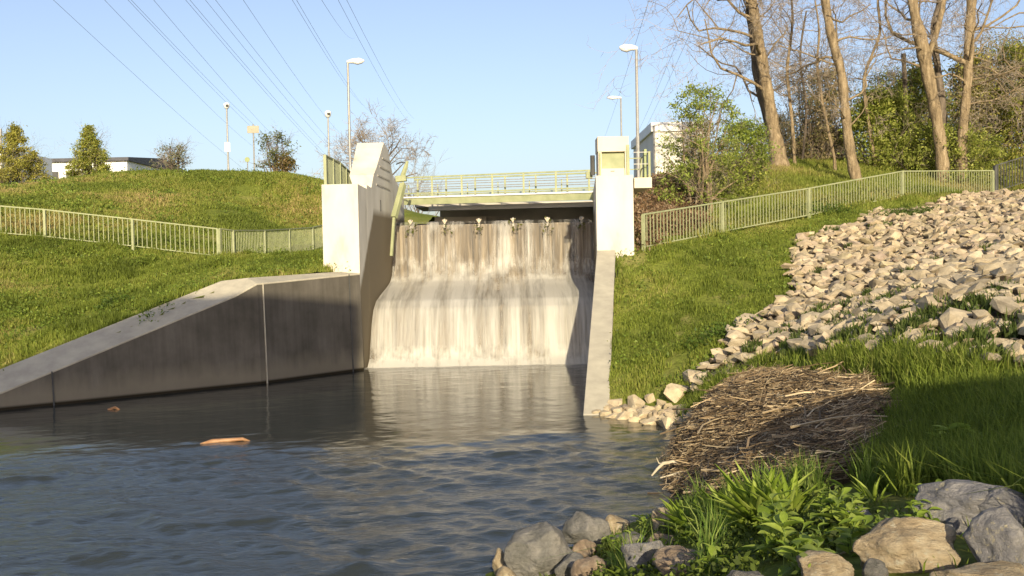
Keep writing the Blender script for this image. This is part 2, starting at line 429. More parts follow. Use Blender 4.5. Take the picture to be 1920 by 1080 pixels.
# wing wall on the left bank: front top edge (x, y, ztop)
WING = [(-15.6, 21.8, -.62), (-12.4, 24.5, .456), (-7.75, 28.4, 2.55), (-7.25, 28.8, 2.86), (-4.78, 31.9, 3.05)]
WD = Vector((5.4, 4.5)).normalized(); WO = Vector((-WD.y, WD.x))        # outward (into the bank)
LEFT = [(x + WO.x * .95, y + WO.y * .95, z + .24) for x, y, z in WING[:3]]
LEFT += [(-8.0, 29.9, 2.98), (-6.0, 32.0, 3.1), (-6.1, 33.5, 3.25)]
LEFT += [pp(85, 449, 38), pp(250, 468, 38), pp(412, 487, 37.2), (-10.0, 40.6, 3.65), (-9.7, 43.9, 3.75), (-9.3, 47.2, 3.9), (-9.0, 50.5, 4.2)]
LEFT += [pp(200, 560, 32.5), pp(60, 560, 31), pp(-150, 470, 36), pp(-200, 650, 27), (-25, 18, -.6), (-20, 24, 1.4), (-30, 30, 3.4)]
LEFT += [pp(230, 328, 60), pp(380, 327, 61), pp(530, 328, 60), pp(455, 327, 61), pp(300, 327, 61), pp(160, 334, 59), pp(380, 360, 54), pp(605, 349, 58), pp(100, 344, 57), pp(0, 355, 55), pp(-300, 370, 55)]
LEFT += [pp(300, 400, 46), pp(560, 405, 54), pp(100, 392, 43), pp(450, 400, 48), (-6.5, 42, 3.9), (-6.5, 50, 4.6), (-7, 60, 6.6),
         (-20, 72, 6), (-10, 72, 5), (-40, 75, 6), (-60, 60, 6), (-60, 90, 5), (-10, 95, 4), (-45, 30, 5), (-60, 10, 3), (-40, -5, .5), (-30, 8, -.4), (-90, 50, 6)]
RIGHT = [(2.15, 21.9, -.12), (2.55, 25, 1.1), (3.1, 28, 2.25), (3.9, 30.5, 3.2), (4.4, 31.0, 3.5)]
RIGHT += [pp(1204, 473, 31), pp(1355, 441, 34.5), pp(1517, 411, 38), pp(1692, 373, 42), pp(1860, 366, 46), (27, 50, 6.1)]
RIGHT += [pp(1300, 500, 30), pp(1300, 600, 26), pp(1200, 700, 23), pp(1300, 722, 21.3), pp(1480, 482, 32), pp(1640, 405, 38), pp(1760, 386, 40)]
RIGHT += [(20, 39, 5.4), (14, 30, 4.0), (10, 21, 3.0), (30, 38, 7.4), (20, 22, 4.6), pp(1920, 690, 12), pp(1700, 705, 13), pp(1480, 700, 16), pp(1480, 872, 13.5),
          pp(1920, 900, 8), pp(1800, 850, 9.5), pp(1650, 930, 8), pp(1500, 1085, 5.5), pp(1920, 1085, 5), (2.5, 16.2, -.05), (3.1, 20.1, .0), (2.75, 18, -.1), (2.67, 14.9, .0),
          (1.35, 13.1, -.02), pp(1250, 1085, 8), (.5, 10, .33), (-.15, 11.4, -.02), (-2.4, 6, .1), (-5.5, 0, .0), (-9, -8, 0), (0, 0, 1.85), (3, 0, 2.1), (8, 0, 3.0), (8, 6, 2.7), (0, 5, 1.45),
          (0, 13.5, -.6), (.8, 17, -.7), (1.2, 20.5, -.5), (-4, 8.5, -.6), (-9, 1, -.7), (15, 8, 3.8), (30, 10, 6), (30, 0, 6), (5, -12, 2.2), (20, -12, 3.5), (-9, -16, 0)]
RIGHT += [pp(1430, 305, 50), pp(1540, 325, 49), pp(1300, 402, 39.5), pp(1250, 342, 43), pp(1620, 335, 48), pp(1900, 322, 52), (5.6, 38, 5.0), (5.6, 45, 6.0), (6, 60, 6.8), (20, 70, 8.5), (40, 60, 9),
          (40, 90, 8), (6, 90, 5), (60, 40, 9), (70, 80, 8)]
fitL, fitR = tps_fit(LEFT), tps_fit(RIGHT)
# river edges in plan
LEDGE = [(-60, -60), (-60, 3), (-27, 13.5), (-15.6, 21.8), (-12.4, 24.5), (-4.78, 31.9), (-4.40, 38), (-3.9, 45), (-2, 110), (-2, 300)]   # left of this: left bank
def wig(x, y, f, seed):
    r = np.random.default_rng(seed); z = 0
    for i in range(14):
        a = r.uniform(0, 2 * math.pi); k = f * r.uniform(.5, 2.2)
        z = z + np.sin((x * np.cos(a) + y * np.sin(a)) * k + r.uniform(0, 6.28)) / 14
    return z
def farblend(x, y, h, far):
    d = np.hypot(x, y - 30); t = np.clip((d - 60) / 50, 0, 1); t = t * t * (3 - 2 * t)
    return h * (1 - t) + far * t
def hL(x, y):
    h = farblend(x, y, tps_eval(fitL, x, y), 4.0)
    return h + .10 * wig(x, y, 2.0, 1) + .05 * wig(x, y, 6, 2)
def hR(x, y):
    h = farblend(x, y, tps_eval(fitR, x, y), 5.0)
    return h + .07 * wig(x, y, 2.2, 3) + .04 * wig(x, y, 7, 4)
def G(px, py, side='R', y0=4., y1=90.):
    """where the line of sight through a picture point meets the ground"""
    d = ray(px, py); Y = np.geomspace(y0, y1, 900); t = Y / d.y
    x = d.x * t; z = CAM_Z + d.z * t
    h = (hR if side == 'R' else hL)(x, Y)
    k = np.argmax(z <= h)
    if not (z <= h).any(): k = len(Y) - 1
    return Vector((float(x[k]), float(Y[k]), float(h[k])))
def grid_mesh(name, xs, ys, hf, keep, mat):
    X, Y = np.meshgrid(xs, ys); Z = hf(X, Y)
    V = np.stack([X, Y, Z], -1).reshape(-1, 3)
    nx = len(xs); i = np.arange(len(ys) - 1)[:, None] * nx + np.arange(nx - 1)[None, :]
    Fc = np.stack([i, i + 1, i + nx + 1, i + nx], -1).reshape(-1, 4)
    c = V[Fc].mean(1); Fc = Fc[keep(c[:, 0], c[:, 1])]
    u, inv = np.unique(Fc, return_inverse=True)
    return np_mesh(name, V[u], inv.reshape(Fc.shape), mat, smooth=True)
def spaced(lo, hi, a, b, s, g=1.12):
    m = list(np.arange(a, b, s)); st = s
    x = m[-1]
    while x < hi: st *= g; x += st; m.append(x)
    st = s; x = a; pre = []
    while x > lo: st *= g; x -= st; pre.append(x)
    return np.array(pre[::-1] + m)
lp = [(-900, -60)] + [(x, y) for x, y in LEDGE] + [(-2, 900), (-900, 900)]
# shift the left sheet's border under the coping
lp_in = [(-900, -60), (-60, -60), (-60, 3.3), (-27, 14.0), (-16.0, 22.4), (-12.75, 24.95), (-8.1, 28.85), (-5.3, 32.3), (-5.15, 38), (-4.7, 45), (-2.8, 110), (-2.8, 900), (-900, 900)]
rp_in = [(900, -300), (-60, -300), (-60, -25), (-14, -4), (-7, 4), (-2, 11), (-.5, 16), (.2, 21.5), (1.9, 21.9), (2.2, 24), (3.3, 31), (3.9, 38), (4.2, 45), (6, 110), (6, 900), (900, 900)]
gL = link('left_bank', grid_mesh('left_bank', spaced(-800, 0, -26, -4, .22), spaced(-80, 900, 20, 64, .25), hL, lambda x, y: in_poly(x, y, lp_in), MT['turf']))
tag(gL, kind='structure')
gR = link('right_bank', grid_mesh('right_bank', spaced(-80, 800, -3, 24, .2), spaced(-280, 900, 3, 54, .22), hR, lambda x, y: in_poly(x, y, rp_in), MT['turf']))
tag(gR, kind='structure')
# river bed and far plain, one big sheet lying under everything
o = MB(); o.v = [(-900, -300, -1.2), (900, -300, -1.2), (900, 900, -1.2), (-900, 900, -1.2)]; o.f = [(0, 1, 2, 3)]
tag(o.build('river_bed', MT['soil']), kind='structure')
mb = MB(); mb.box(-4.6, 3.9, 38.6, 300, 3.0, 4.0)
tag(mb.build('channel_bed', MT['concrete']), kind='structure')
mb = MB(); mb.v = [(-4.6, 38.3, 4.78), (3.6, 38.3, 4.78), (6, 300, 4.78), (-3, 300, 4.78)]; mb.f = [(0, 1, 2, 3)]
# ------------------------------------------------------------------ river water
def waves(x, y, seed, kmin, kmax, n, aniso=1.0):
    r = np.random.default_rng(seed); z = np.zeros_like(x)
    for i in range(n):
        k = math.exp(r.uniform(math.log(kmin), math.log(kmax))); a = r.normal(math.pi / 2, aniso)
        z += np.sin((x * math.cos(a) + y * math.sin(a)) * k + r.uniform(0, 6.28) + .8 * np.sin(x * r.uniform(.3, 1.2) + y * r.uniform(.3, 1.2))) / k
    return z / math.sqrt(n)
xs = spaced(-120, 6, -14, 4.2, .075, 1.2); ys = spaced(-60, 39, 10, 33, .05, 1.2)
X, Y = np.meshgrid(xs, ys)
edge = 18.7 + .45 * np.sin(X * .8) + .04 * (X + 5) + .3 * np.sin(X * 2.1 + 1)
rough = 1 / (1 + np.exp((Y - edge) * 2.2))
near_fall = np.exp(-np.maximum(32.6 - Y, 0) / 1.2) * (X > -5.2)
# patches of calmer and rougher water
pat = .75 + .35 * wig(X, Y, 1.2, 9)
Z = waves(X, Y, 5, 2.2, 9, 26, .55) * (.16 * rough * pat + .011) + waves(X, Y, 6, 9, 30, 30, .7) * (.22 * rough * pat + .022) + .03 * near_fall * waves(X, Y, 8, 5, 20, 20, 2)
V = np.stack([X, Y, Z], -1).reshape(-1, 3)
nx = len(xs); i = np.arange(len(ys) - 1)[:, None] * nx + np.arange(nx - 1)[None, :]
Fc = np.stack([i, i + 1, i + nx + 1, i + nx], -1).reshape(-1, 4)
foam = np.exp(-np.maximum(32.5 - Y, 0) / .8) * (.50 + .25 * wig(X, Y, 4, 19)) * (X > -4.9) + .0 * X
fl = np.stack([foam, rough, 0 * X], -1).reshape(-1, 3)
wo = link('river_water', np_mesh('river_water', V, Fc, MT['water'], smooth=True, vec=fl)); tag(wo, kind='structure')
mm = mb.build('channel_water', MT['water']); tag(mm, kind='structure')

# ------------------------------------------------------------------ wing wall (left)
wing = empty('wing_wall', (-8, 28, 0), 'long grey concrete wing wall sloping down along the water to the grass bank', 'retaining wall')
def wing_strip(front, back, name, mat, closed=True):
    mb = MB(); n = len(front[0])
    for sec in front: mb.v += sec
    for i in range(len(front) - 1):
        for j in range(n):
            a = i * n + j; b = i * n + (j + 1) % n
            mb.f.append((a, b, b + n, a + n))
    mb.f.append(tuple(range(n))); mb.f.append(tuple(reversed(range((len(front)-1) * n, len(front) * n))))
    return mb
secs = []; csecs = []
for i, (x, y, z) in enumerate(WING):
    w, rise = (.95, .40) if i < 3 else (.5, .08)
    if i == 3: w, rise = .6, .16
    bx, by = x + WO.x * w, y + WO.y * w
    fx, fy = x - WO.x * .14, y - WO.y * .14
    secs.append([(fx, fy, -1.0), (x, y, z - .05), (bx, by, z - .05 + rise), (bx, by, -1.0)])
    csecs.append([(x - WO.x * .012, y - WO.y * .012, z - .05), (x - WO.x * .012, y - WO.y * .012, z), (bx, by, z + rise), (bx + .01, by + .01, z - .2 + rise)])
wing.location = (0, 0, 0)
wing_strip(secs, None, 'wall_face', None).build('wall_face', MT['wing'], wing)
wing_strip(csecs, None, 'coping', None).build('coping', MT['coping'], wing, bevel=.012)
def on_wing(px, z):
    """point on the battered face at picture column px"""
    for (x0, y0, z0), (x1, y1, z1) in zip(WING[:-1], WING[1:]):
        for t in np.linspace(0, 1, 60):
            x, y = x0 + (x1 - x0) * t, y0 + (y1 - y0) * t
            q = proj(np.array(x), np.array(y), np.array(z))
            if q[0] >= px: return Vector((x, y, z)), z0 + (z1 - z0) * t
    return Vector((x, y, z)), z1
for px, mname in ((494, 'pale'), (94, 'dark'), (655, 'dark')):
    v, zt = on_wing(px, 1.0)
    t_ = 1.0 / max(zt, .3)
    a = Vector((v.x + WO.x * (-.14), v.y + WO.y * (-.14), -.3)); b = Vector((v.x - WO.x * .012, v.y - WO.y * .012, zt))
    MB().beam(a - WO.to_3d() * .004, b - WO.to_3d() * .004, .035 if mname == 'pale' else .02, .03, up=WD.to_3d()).build('joint_strip', MT['coping'] if mname == 'pale' else MT['dark_steel'], wing)

# ------------------------------------------------------------------ piers
xl = lambda y: -4.78 + .062 * (y - 31.9)
lpier = empty('weir_pier', (-5, 34, 0), 'white rendered pier with stepped sloping top beside the green strut', 'pier', 'white piers of the weir')
lpier.location = (0, 0, 0)
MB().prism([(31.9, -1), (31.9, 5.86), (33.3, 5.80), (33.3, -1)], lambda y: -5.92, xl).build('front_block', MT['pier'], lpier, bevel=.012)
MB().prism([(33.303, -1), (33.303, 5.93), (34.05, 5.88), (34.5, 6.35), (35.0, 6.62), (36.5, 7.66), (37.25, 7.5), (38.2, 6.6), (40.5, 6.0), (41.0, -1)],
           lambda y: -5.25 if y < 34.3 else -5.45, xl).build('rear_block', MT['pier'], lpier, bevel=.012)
for k, (ya, za, yb) in enumerate(((35.6, 6.72, 37.5), (35.2, 6.38, 37.4), (36.1, 7.06, 37.6), (34.9, 6.05, 37.4))):
    mb = MB(); mb.beam((xl(ya) + .005, ya, za), (xl(yb) + .005, yb, za - .02), .03, .05); mb.build('groove', MT['concrete'], lpier)
MB().beam((xl(35.6) + .004, 35.6, 5.55), (xl(35.6) + .004, 35.6, 5.15), .02, .16, up=Vector((0, 1, 0))).build('slot', MT['dark_steel'], lpier)
# green railing on the left pier
def railing(name, pts, h, post_sp, bar_sp, mat, label, cat, barw=.03, postw=.07, parent_group=None, bottom=.08, topw=.06, dense=False, endposts=True):
    """pts: ground points; vertical bars between posts; every bar, post and rail its own part"""
    root = empty(name, pts[0], label, cat, parent_group)
    base = Vector(pts[0])
    pm = MB().box(-postw/2, postw/2, -postw/2, postw/2, -.35, h).mesh('post', mat)
    bmh = h - bottom - .02
    bm_ = MB().box(-barw/2, barw/2, -barw/2, barw/2, bottom, h - .02).mesh('bar', mat)
    first = True
    for a, b in zip(pts[:-1], pts[1:]):
        a, b = Vector(a), Vector(b); L = (b - a).to_2d().length
        nb = max(1, round(L / post_sp))
        ang = math.atan2(b.y - a.y, b.x - a.x)
        for i in range(nb):
            p, q = a.lerp(b, i / nb), a.lerp(b, (i + 1) / nb)
            if first or i > 0 or True:
                link('post', pm, root, p - base, (0, 0, ang))
            d = (q - p)
            MB().beam(p - base + Vector((0, 0, h)), q - base + Vector((0, 0, h)), topw, .045).build('rail', mat, root)
            MB().beam(p - base + Vector((0, 0, bottom)), q - base + Vector((0, 0, bottom)), .03, .035).build('rail', mat, root)
            n = max(1, round(d.to_2d().length / bar_sp))
            for k in range(1, n):
                link('bar', bm_, root, p.lerp(q, k / n) - base, (0, 0, ang))
    link('post', pm, root, Vector(pts[-1]) - base, (0, 0, ang))
    return root
railing('pier_railing', [(-5.83, 32.15, 5.85), (-5.75, 34.4, 5.82), (-5.6, 38.5, 5.4)], .95, 1.15, .11, MT['green_paint'],
        'green barred railing on top of the stepped white pier', 'railing', barw=.03, postw=.09)

# green strut
st = empty('lifting_strut', (0, 0, 0), 'yellow green steel strut leaning on the stepped white pier at the bridge end', 'strut')
MB().beam(P(756, 345, 37.2), P(739, 408, 36.6), .19, .2).build('arm', MT['green_paint'], st, bevel=.02)
MB().beam(P(739, 408, 36.6), P(734, 480, 36.3), .09, .09).build('rod', MT['green_paint'], st)
MB().beam(P(742, 336, 37.2), P(762, 334, 37.2), .28, .22).build('bearing', MT['green_paint'], st, bevel=.02)
MB().tube([P(755, 330, 37.2), P(761, 312, 37.2), P(764, 302, 37.2)], [.10, .08, .05], 6).build('tip', MT['green_paint'], st)
MB().tube([P(743, 308, 37.6), P(753, 304, 37.4), P(763, 306, 37.2)], .025, 5).build('hose', MT['dark_steel'], st)

xr = lambda y: 2.62 + .07 * (y - 31)
rpier = empty('weir_pier', (0, 0, 0), 'white rendered square pier carrying the control cabinet', 'pier', 'white piers of the weir')
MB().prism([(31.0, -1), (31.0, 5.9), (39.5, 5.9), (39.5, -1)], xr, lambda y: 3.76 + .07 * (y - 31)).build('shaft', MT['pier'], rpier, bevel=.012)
# right wing: narrow sloped wall, inner face meets the water
def _rw():
    mb = MB(); w = .56
    sec = []
    for x, y, z, xb in ((1.40, 21.7, -.25, 1.36), (1.50, 22.0, .02, 1.44), (2.62, 30.99, 3.62, 2.3)):
        sec.append([(xb, y, -1), (x, y, z), (x + w, y, z), (x + w, y, -1)])
    return wing_strip(sec, None, '', None)
rw = _rw().build('wing_wall', MT['coping'], None, bevel=.01)
tag(rw, 'narrow pale concrete wall top running from the square pier down to the toe stones', 'retaining wall')
# side platform, its railing, lamp
plat = empty('side_platform', (0, 0, 0), 'small beige cantilever platform with railing on the side of the square pier', 'platform')
MB().box(3.80, 4.34, 31.05, 33.2, 5.50, 5.82).build('slab', MT['beige'], plat, bevel=.01)
for (x, y) in ((4.28, 31.15), (4.28, 33.1), (3.86, 33.1)):
    MB().box(x - .035, x + .035, y - .035, y + .035, 5.82, 6.62).build('post', MT['green_paint'], plat)
for z in (6.60, 6.24):
    MB().beam((3.8, 31.15, z), (4.28, 31.15, z), .02, .02).build('rail', MT['galv'], plat)
    MB().beam((4.28, 31.15, z), (4.28, 33.1, z), .03, .03).build('rail', MT['green_paint'], plat)
    MB().beam((3.86, 33.1, z), (4.28, 33.1, z), .03, .03).build('rail', MT['green_paint'], plat)
MB().box(4.16, 4.24, 31.4, 31.7, 5.82, 6.72).build('hose_box', MT['green_dark'], plat)
# control cabinet
cb = empty('control_cabinet', (0, 0, 0), 'beige control cabinet with green shutter standing on the square white pier', 'cabinet')
cx0, cx1, cy0, cz = 2.74, 3.66, 31.35, 5.90
MB().box(cx0, cx0 + .10, cy0, cy0 + .8, cz, cz + .75).build('side_panel', MT['beige'], cb)
MB().box(cx1 - .10, cx1, cy0, cy0 + .8, cz, cz + .75).build('side_panel', MT['beige'], cb)
MB().box(cx0 - .02, cx1 + .02, cy0 - .02, cy0 + .85, cz + .753, cz + 1.22).build('hood', MT['beige'], cb, bevel=.01)
MB().box(cx0 + .103, cx1 - .103, cy0 + .12, cy0 + .2, cz + .25, cz + .75).build('shutter', MT['green_paint'], cb)
MB().box(cx0 + .103, cx1 - .103, cy0 + .09, cy0 + .2, cz + .03, cz + .247).build('lower_panel', MT['beige'], cb)
MB().box(3.12, 3.24, cy0 + .08, cy0 + .089, cz + .15, cz + .17).build('nameplate', MT['dark_steel'], cb)
MB().box(cx1 - .06, cx1 + .03, cy0 - .07, cy0 - .023, cz, cz + .95).build('guide_post', MT['green_paint'], cb)
MB().box(cx0 + .02, cx0 + .07, cy0 - .06, cy0 - .003, cz, cz + .72).build('guide_post', MT['green_paint'], cb)
gb = empty('hoist_motor', (0, 0, 0), 'dark upright hoist motor on a green foot at the bridge end by the cabinet', 'motor')
MB().tube([(2.62, 32.1, 6.0), (2.62, 32.1, 6.62)], .075, 10).build('housing', MT['dark_steel'], gb)
MB().box(2.42, 2.62, 32.2, 32.4, 5.92, 6.12).build('foot', MT['green_paint'], gb)

# ------------------------------------------------------------------ weir body and falls
weir = empty('weir', (0, 0, 0), 'wet brown weir wall across the channel between the white piers', 'weir')
wl, wr = lambda y: xl(y) - .05, lambda y: xr(y) + .05
wp = MB().prism([(38.6, -1), (38.6, 4.74), (38.0, 4.72), (37.9, 2.25), (36.95, 2.2), (34.4, 1.85), (33.9, 1.5), (33.6, .9), (33.5, -1)], wl, wr)
wp.build('weir_wall', MT['weir'], weir)
# upright boards of the gate leaf
for k in range(15):
    x0 = -4.35 + k * .495
    MB().box(x0, x0 + .47, 37.93 - .02 * (k % 3), 37.985, 2.3, 4.68).build('board', MT['weir'], weir)
for k in range(6):
    x = P(770 + k * 64, 415, 37.9).x
    MB().box(x - .04, x + .04, 37.7, 38.3, 4.60, 4.92).build('splitter', MT['concrete'], weir)
# falling water: two sheets
def sheet(name, prof, x0f, x1f, bulge, nu, seed, z_add):
    prof = np.array(prof, float); seg = np.r_[0, np.cumsum(np.hypot(*np.diff(prof[:, :2], axis=0).T))]
    s = np.linspace(0, seg[-1], 60); yy = np.interp(s, seg, prof[:, 0]); zz = np.interp(s, seg, prof[:, 1]); cc = np.interp(s, seg, prof[:, 2])
    u = np.linspace(0, 1, nu); U, Sx = np.meshgrid(u, s)
    YY = np.repeat(yy[:, None], nu, 1); ZZ = np.repeat(zz[:, None], nu, 1); CC = np.repeat(cc[:, None], nu, 1)
    XX = x0f(YY) + (x1f(YY) - x0f(YY)) * U
    w = wig(XX * 3, Sx * .25, 3, seed) * bulge + wig(XX * 9, Sx * .3, 3, seed + 1) * bulge * .5
    YY = YY - np.abs(w) * 1.2 - .04; ZZ = ZZ + w * .15 + z_add
    V = np.stack([XX, YY, ZZ], -1).reshape(-1, 3); nx = nu
    i = np.arange(len(s) - 1)[:, None] * nx + np.arange(nx - 1)[None, :]
    Fc = np.stack([i, i + 1, i + nx + 1, i + nx], -1).reshape(-1, 4)
    o = link(name, np_mesh(name, V, Fc, MT['fall'], smooth=True, vec=np.stack([XX, Sx, CC], -1).reshape(-1, 3)))
    return tag(o, kind='structure')
sheet('waterfall', [(38.3, 4.80, -.42), (37.8, 4.76, -.32), (37.62, 4.3, -.5), (37.5, 3.5, -.40), (37.35, 2.9, -.05), (36.9, 2.6, .3), (36.2, 2.42, .45), (35.0, 2.2, .42), (34.2, 2.02, .34), (33.7, 1.75, .28), (33.35, 1.3, .26), (33.05, .6, .28), (32.9, .22, .5), (32.7, .06, .8), (32.4, -.12, .9)], lambda y: xl(y) + .05, xr, .10, 300, 21, .05)
# ------------------------------------------------------------------ foot bridge
br = empty('foot_bridge', (0, 0, 0), 'light green steel footbridge with open railing spanning the weir between the piers', 'bridge')
A0 = Vector((-4.45, 41.0, 5.95)); A1 = Vector((3.15, 37.6, 5.83))
dv = (A1 - A0); bn = Vector((-dv.y, dv.x, 0)).normalized()      # towards far side
if bn.y < 0: bn = -bn
MB().beam(A0 + Vector((0, 0, -.02)), A1 + Vector((0, 0, -.02)), .20, .05).build('flange', MT['white_paint'], br)
MB().beam(A0 + Vector((0, 0, -.18)), A1 + Vector((0, 0, -.18)), .10, .26).build('beam', MT['green_paint'], br)
MB().beam(A0 + bn * .6 + Vector((0, 0, -.09)), A1 + bn * .6 + Vector((0, 0, -.09)), 1.1, .05).build('deck', MT['dark_steel'], br)
MB().beam(A0 + bn * 1.2 + Vector((.6, 0, -.42)), A1 + bn * 1.2 + Vector((-.4, 0, -.42)), .12, .18).build('beam', MT['white_paint'], br)
for side in (0, 1):
    off = bn * (1.2 * side)
    n = 6
    for k in range(n + 1):
        p = A0.lerp(A1, (k + .12) / (n + .3)) + off
        MB().box(p.x - .035, p.x + .035, p.y - .035, p.y + .035, p.z, p.z + .78).build('post', MT['green_paint'], br)
        if side == 0 and k < n:
            q = p + Vector((.22, 0, 0))
            MB().box(q.x - .02, q.x + .02, q.y + .05, q.y + .1, p.z, p.z + .5).build('bracket', MT['green_paint'], br)
    for h, w in ((.78, .06), (.56, .03), (.36, .03), (.14, .05)):
        MB().beam(A0 + off + Vector((0, 0, h)), A1 + off + Vector((0, 0, h)), w, w).build('rail', MT['green_paint'] if h > .7 or h < .2 else MT['galv'], br)
# concrete headwall behind the gate, seen under the bridge
hw = empty('headwall', (0, 0, 0), 'tan concrete headwall in the dark gap under the footbridge', 'wall')
MB().box(-3.2, 4.4, 46.0, 46.5, 4.0, 5.61).build('wall_panel', MT['concrete'], hw)
MB().box(-3.4, -1.1, 45.4, 45.99, 4.6, 5.3).build('ledge', MT['beige'], hw)
MB().box(-4.0, 4.3, 42.5, 46.6, 5.62, 5.75).build('slab', MT['concrete'], hw)

# ------------------------------------------------------------------ fences on the banks
fr = [G(1207, 471), G(1355, 441), G(1517, 411), G(1692, 373), P(1860, 368, 46)]
fr = [Vector((v.x, v.y, float(hR(np.array(v.x), np.array(v.y))) + .0)) for v in (P(1207, 471, 31.2), P(1355, 441, 34.6), P(1517, 411, 38.2), P(1692, 373, 42.2), P(1862, 368, 46))]
def ground_pts(pts, f, n=1):
    out = []
    for x, y in pts: out.append(Vector((x, y, float(f(np.array(float(x)), np.array(float(y)))))))
    return out
railing('bank_fence', fr, 1.12, 20, .185, MT['green_paint'], 'light green barred fence climbing the grass bank behind the stone slope', 'fence', barw=.022, postw=.09, bottom=.12)
fl_pts = [P(-260, 425, 38), P(-80, 436, 38), P(85, 448, 38), P(250, 467, 38), P(410, 486, 37.4)]
fl_pts = [Vector((v.x, v.y, z)) for v, z in zip(fl_pts, [P(-260, 425, 38).z, P(-80, 436, 38).z, P(85, 449, 38).z, P(250, 467, 38).z, P(410, 486, 37.4).z])]
railing('bank_fence', fl_pts, 1.12, 20, .185, MT['green_paint'], 'light green barred fence across the grass bank above the long wing wall', 'fence', barw=.024, postw=.09, bottom=.12)
f2 = [P(413, 486, 37.4)] + [Vector((x, y, z)) for x, y, z in ((-10.45, 38.2, 3.55), (-10.0, 41.2, 3.62), (-9.7, 44.4, 3.75), (-9.3, 47.6, 3.9), (-9.0, 50.9, 4.2))]
railing('side_fence', f2, 1.12, 20, .15, MT['green_paint'], 'green barred fence running back from the bank fence corner behind the stepped pier', 'fence', barw=.02, postw=.09)
# dark gate fence at the upper end
railing('dark_fence', [P(1866, 362, 46.3), P(1935, 340, 47), P(2050, 320, 49)], 1.25, 1.6, .16, MT['dark_steel'], 'dark steel fence at the top end of the stone slope by the trees', 'fence', postw=.14)

# ------------------------------------------------------------------ lamps, signs, buildings
def lamp(name, px, py_head, Y, base_z, side, label, r=.055, head=.62, small=False):
    top = P(px, py_head, Y); t = empty(name, (top.x, Y, base_z), label, 'street lamp', 'street lamps behind the weir')
    H = top.z - base_z
    MB().tube([(0, 0, 0), (0, 0, H * .35), (0, 0, H * .36), (0, 0, H)], [r * 1.25, r * 1.2, r, r * .85], 10).build('pole', MT['galv'], t, smooth=False)
    if not small:
        m = MB(); L = head * side
        pts = [(-.04 * side, 0, H + .02), (L * .25, 0, H + .05), (L * .7, 0, H + .07), (L, 0, H + .05)]
        m.tube(pts, [.06, .10, .11, .05], 8)
        hd = m.build('lamp_head', MT['white_paint'], t, smooth=True)
        m = MB(); m.tube([(L * .3, 0, H + .0), (L * .6, 0, H - .02), (L * .9, 0, H + .0)], [.05, .085, .05], 8); m.build('lens', MT['lamp_glass'], hd, smooth=True)
    else:
        m = MB(); m.tube([(0, 0, H - .05), (0, 0, H + .05), (.0, 0, H + .28), (0, 0, H + .38)], [.07, .17, .20, .06], 10); hd = m.build('lamp_head', MT['white_paint'], t, smooth=True)
        m = MB(); m.tube([(.06, -.14, H + .08), (.06, -.14, H + .22)], [.09, .10], 8); m.build('lens', MT['dark_steel'], hd)
    return t
lamp('street_lamp', 652, 117, 42, 5.0, 1, 'tall lamp with white head rising behind the stepped pier railing', .055, .68)
lamp('street_lamp', 1193, 92, 34, 5.8, -1, 'tallest lamp, standing on the side platform of the square pier', .055, .56)
lamp('street_lamp', 1164, 184, 75, 5.0, -1, 'small far lamp seen just above the beige control cabinet', .07, 1.0)
la = lamp('street_lamp', 425, 203, 66, 7.5, 1, 'lamp on the mound crest with a small white plate on its pole', .06, .6, True)
lamp('street_lamp', 615, 219, 60, 6.0, 1, 'slim lamp with round head close to the green pier railing', .055, .6, True)
hh = P(426, 276, 66).z - 7.5
MB().box(-.17, .17, -.09, -.072, hh - .3, hh + .3).build('plate', MT['white_paint'], la)
sg = empty('road_sign', (P(475, 243, 66).x, 66, 7.5), 'square road sign seen from the back on a pole on the mound', 'road sign')
h0 = P(475, 243, 66).z - 7.5
MB().tube([(0, 0, 0), (0, 0, h0 + .35)], .05, 8).build('pole', MT['galv'], sg)
MB().box(-.38, .38, -.08, -.055, h0 - .24, h0 + .24).build('sign_plate', MT['sign_yellow'], sg, bevel=.01)
s2 = empty('traffic_mirror', (P(464, 304, 64).x, 64, 8.0), 'small dark round plate on a short post on the mound', 'sign')
h0 = P(464, 300, 64).z - 8
MB().tube([(0, 0, -.5), (0, 0, h0)], .035, 6).build('post', MT['galv'], s2)
MB().tube([(0, -.03, h0 + .02), (0, -.06, h0 + .02)], .16, 14).build('plate', MT['green_dark'], s2).scale = (1, 1, 1)

# low industrial building beyond the mound at left
bl = empty('warehouse', (0, 0, 0), 'low white warehouse with dark roof edge half hidden by two young trees', 'building')
pa, pb = P(98, 292, 110), P(224, 296, 104)
def bbox(root, x0, x1, y0, y1, z0, z1, name, mat): return MB().box(x0, x1, y0, y1, z0, z1).build(name, mat, root)
bbox(bl, pa.x, pb.x, 106, 126, 3, 14.2, 'wall', MT['white_paint'])
mb = MB(); mb.prism([(105.6, 14.2), (105.6, 14.55), (116, 15.4), (126.4, 14.5), (126.4, 14.2)], lambda y: pa.x - .3, lambda y: pb.x + .3).build('roof', MT['dark_roof'], bl)
for k in range(3):
    x = pa.x + 1.2 + k * 2.0
    w = MB().box(x, x + 1.2, 105.93, 105.99, 12.0, 13.2).build('window', MT['dark_steel'], bl)
    MB().box(x - .08, x + 1.28, 105.88, 105.95, 11.9, 11.98).build('sill', MT['galv'], w)
b2 = empty('side_building', (0, 0, 0), 'sliver of white building wall at the edge beside the bushy young tree', 'building')
q = P(4, 250, 75)
bbox(b2, q.x - 8, q.x, 75, 83, 3, P(4, 278, 75).z, 'wall', MT['white_paint'])
MB().beam((q.x - 8.1, 74.9, P(4, 256, 75).z), (q.x + .05, 74.9, P(4, 256, 75).z), .15, .2).build('gutter', MT['galv'], b2)
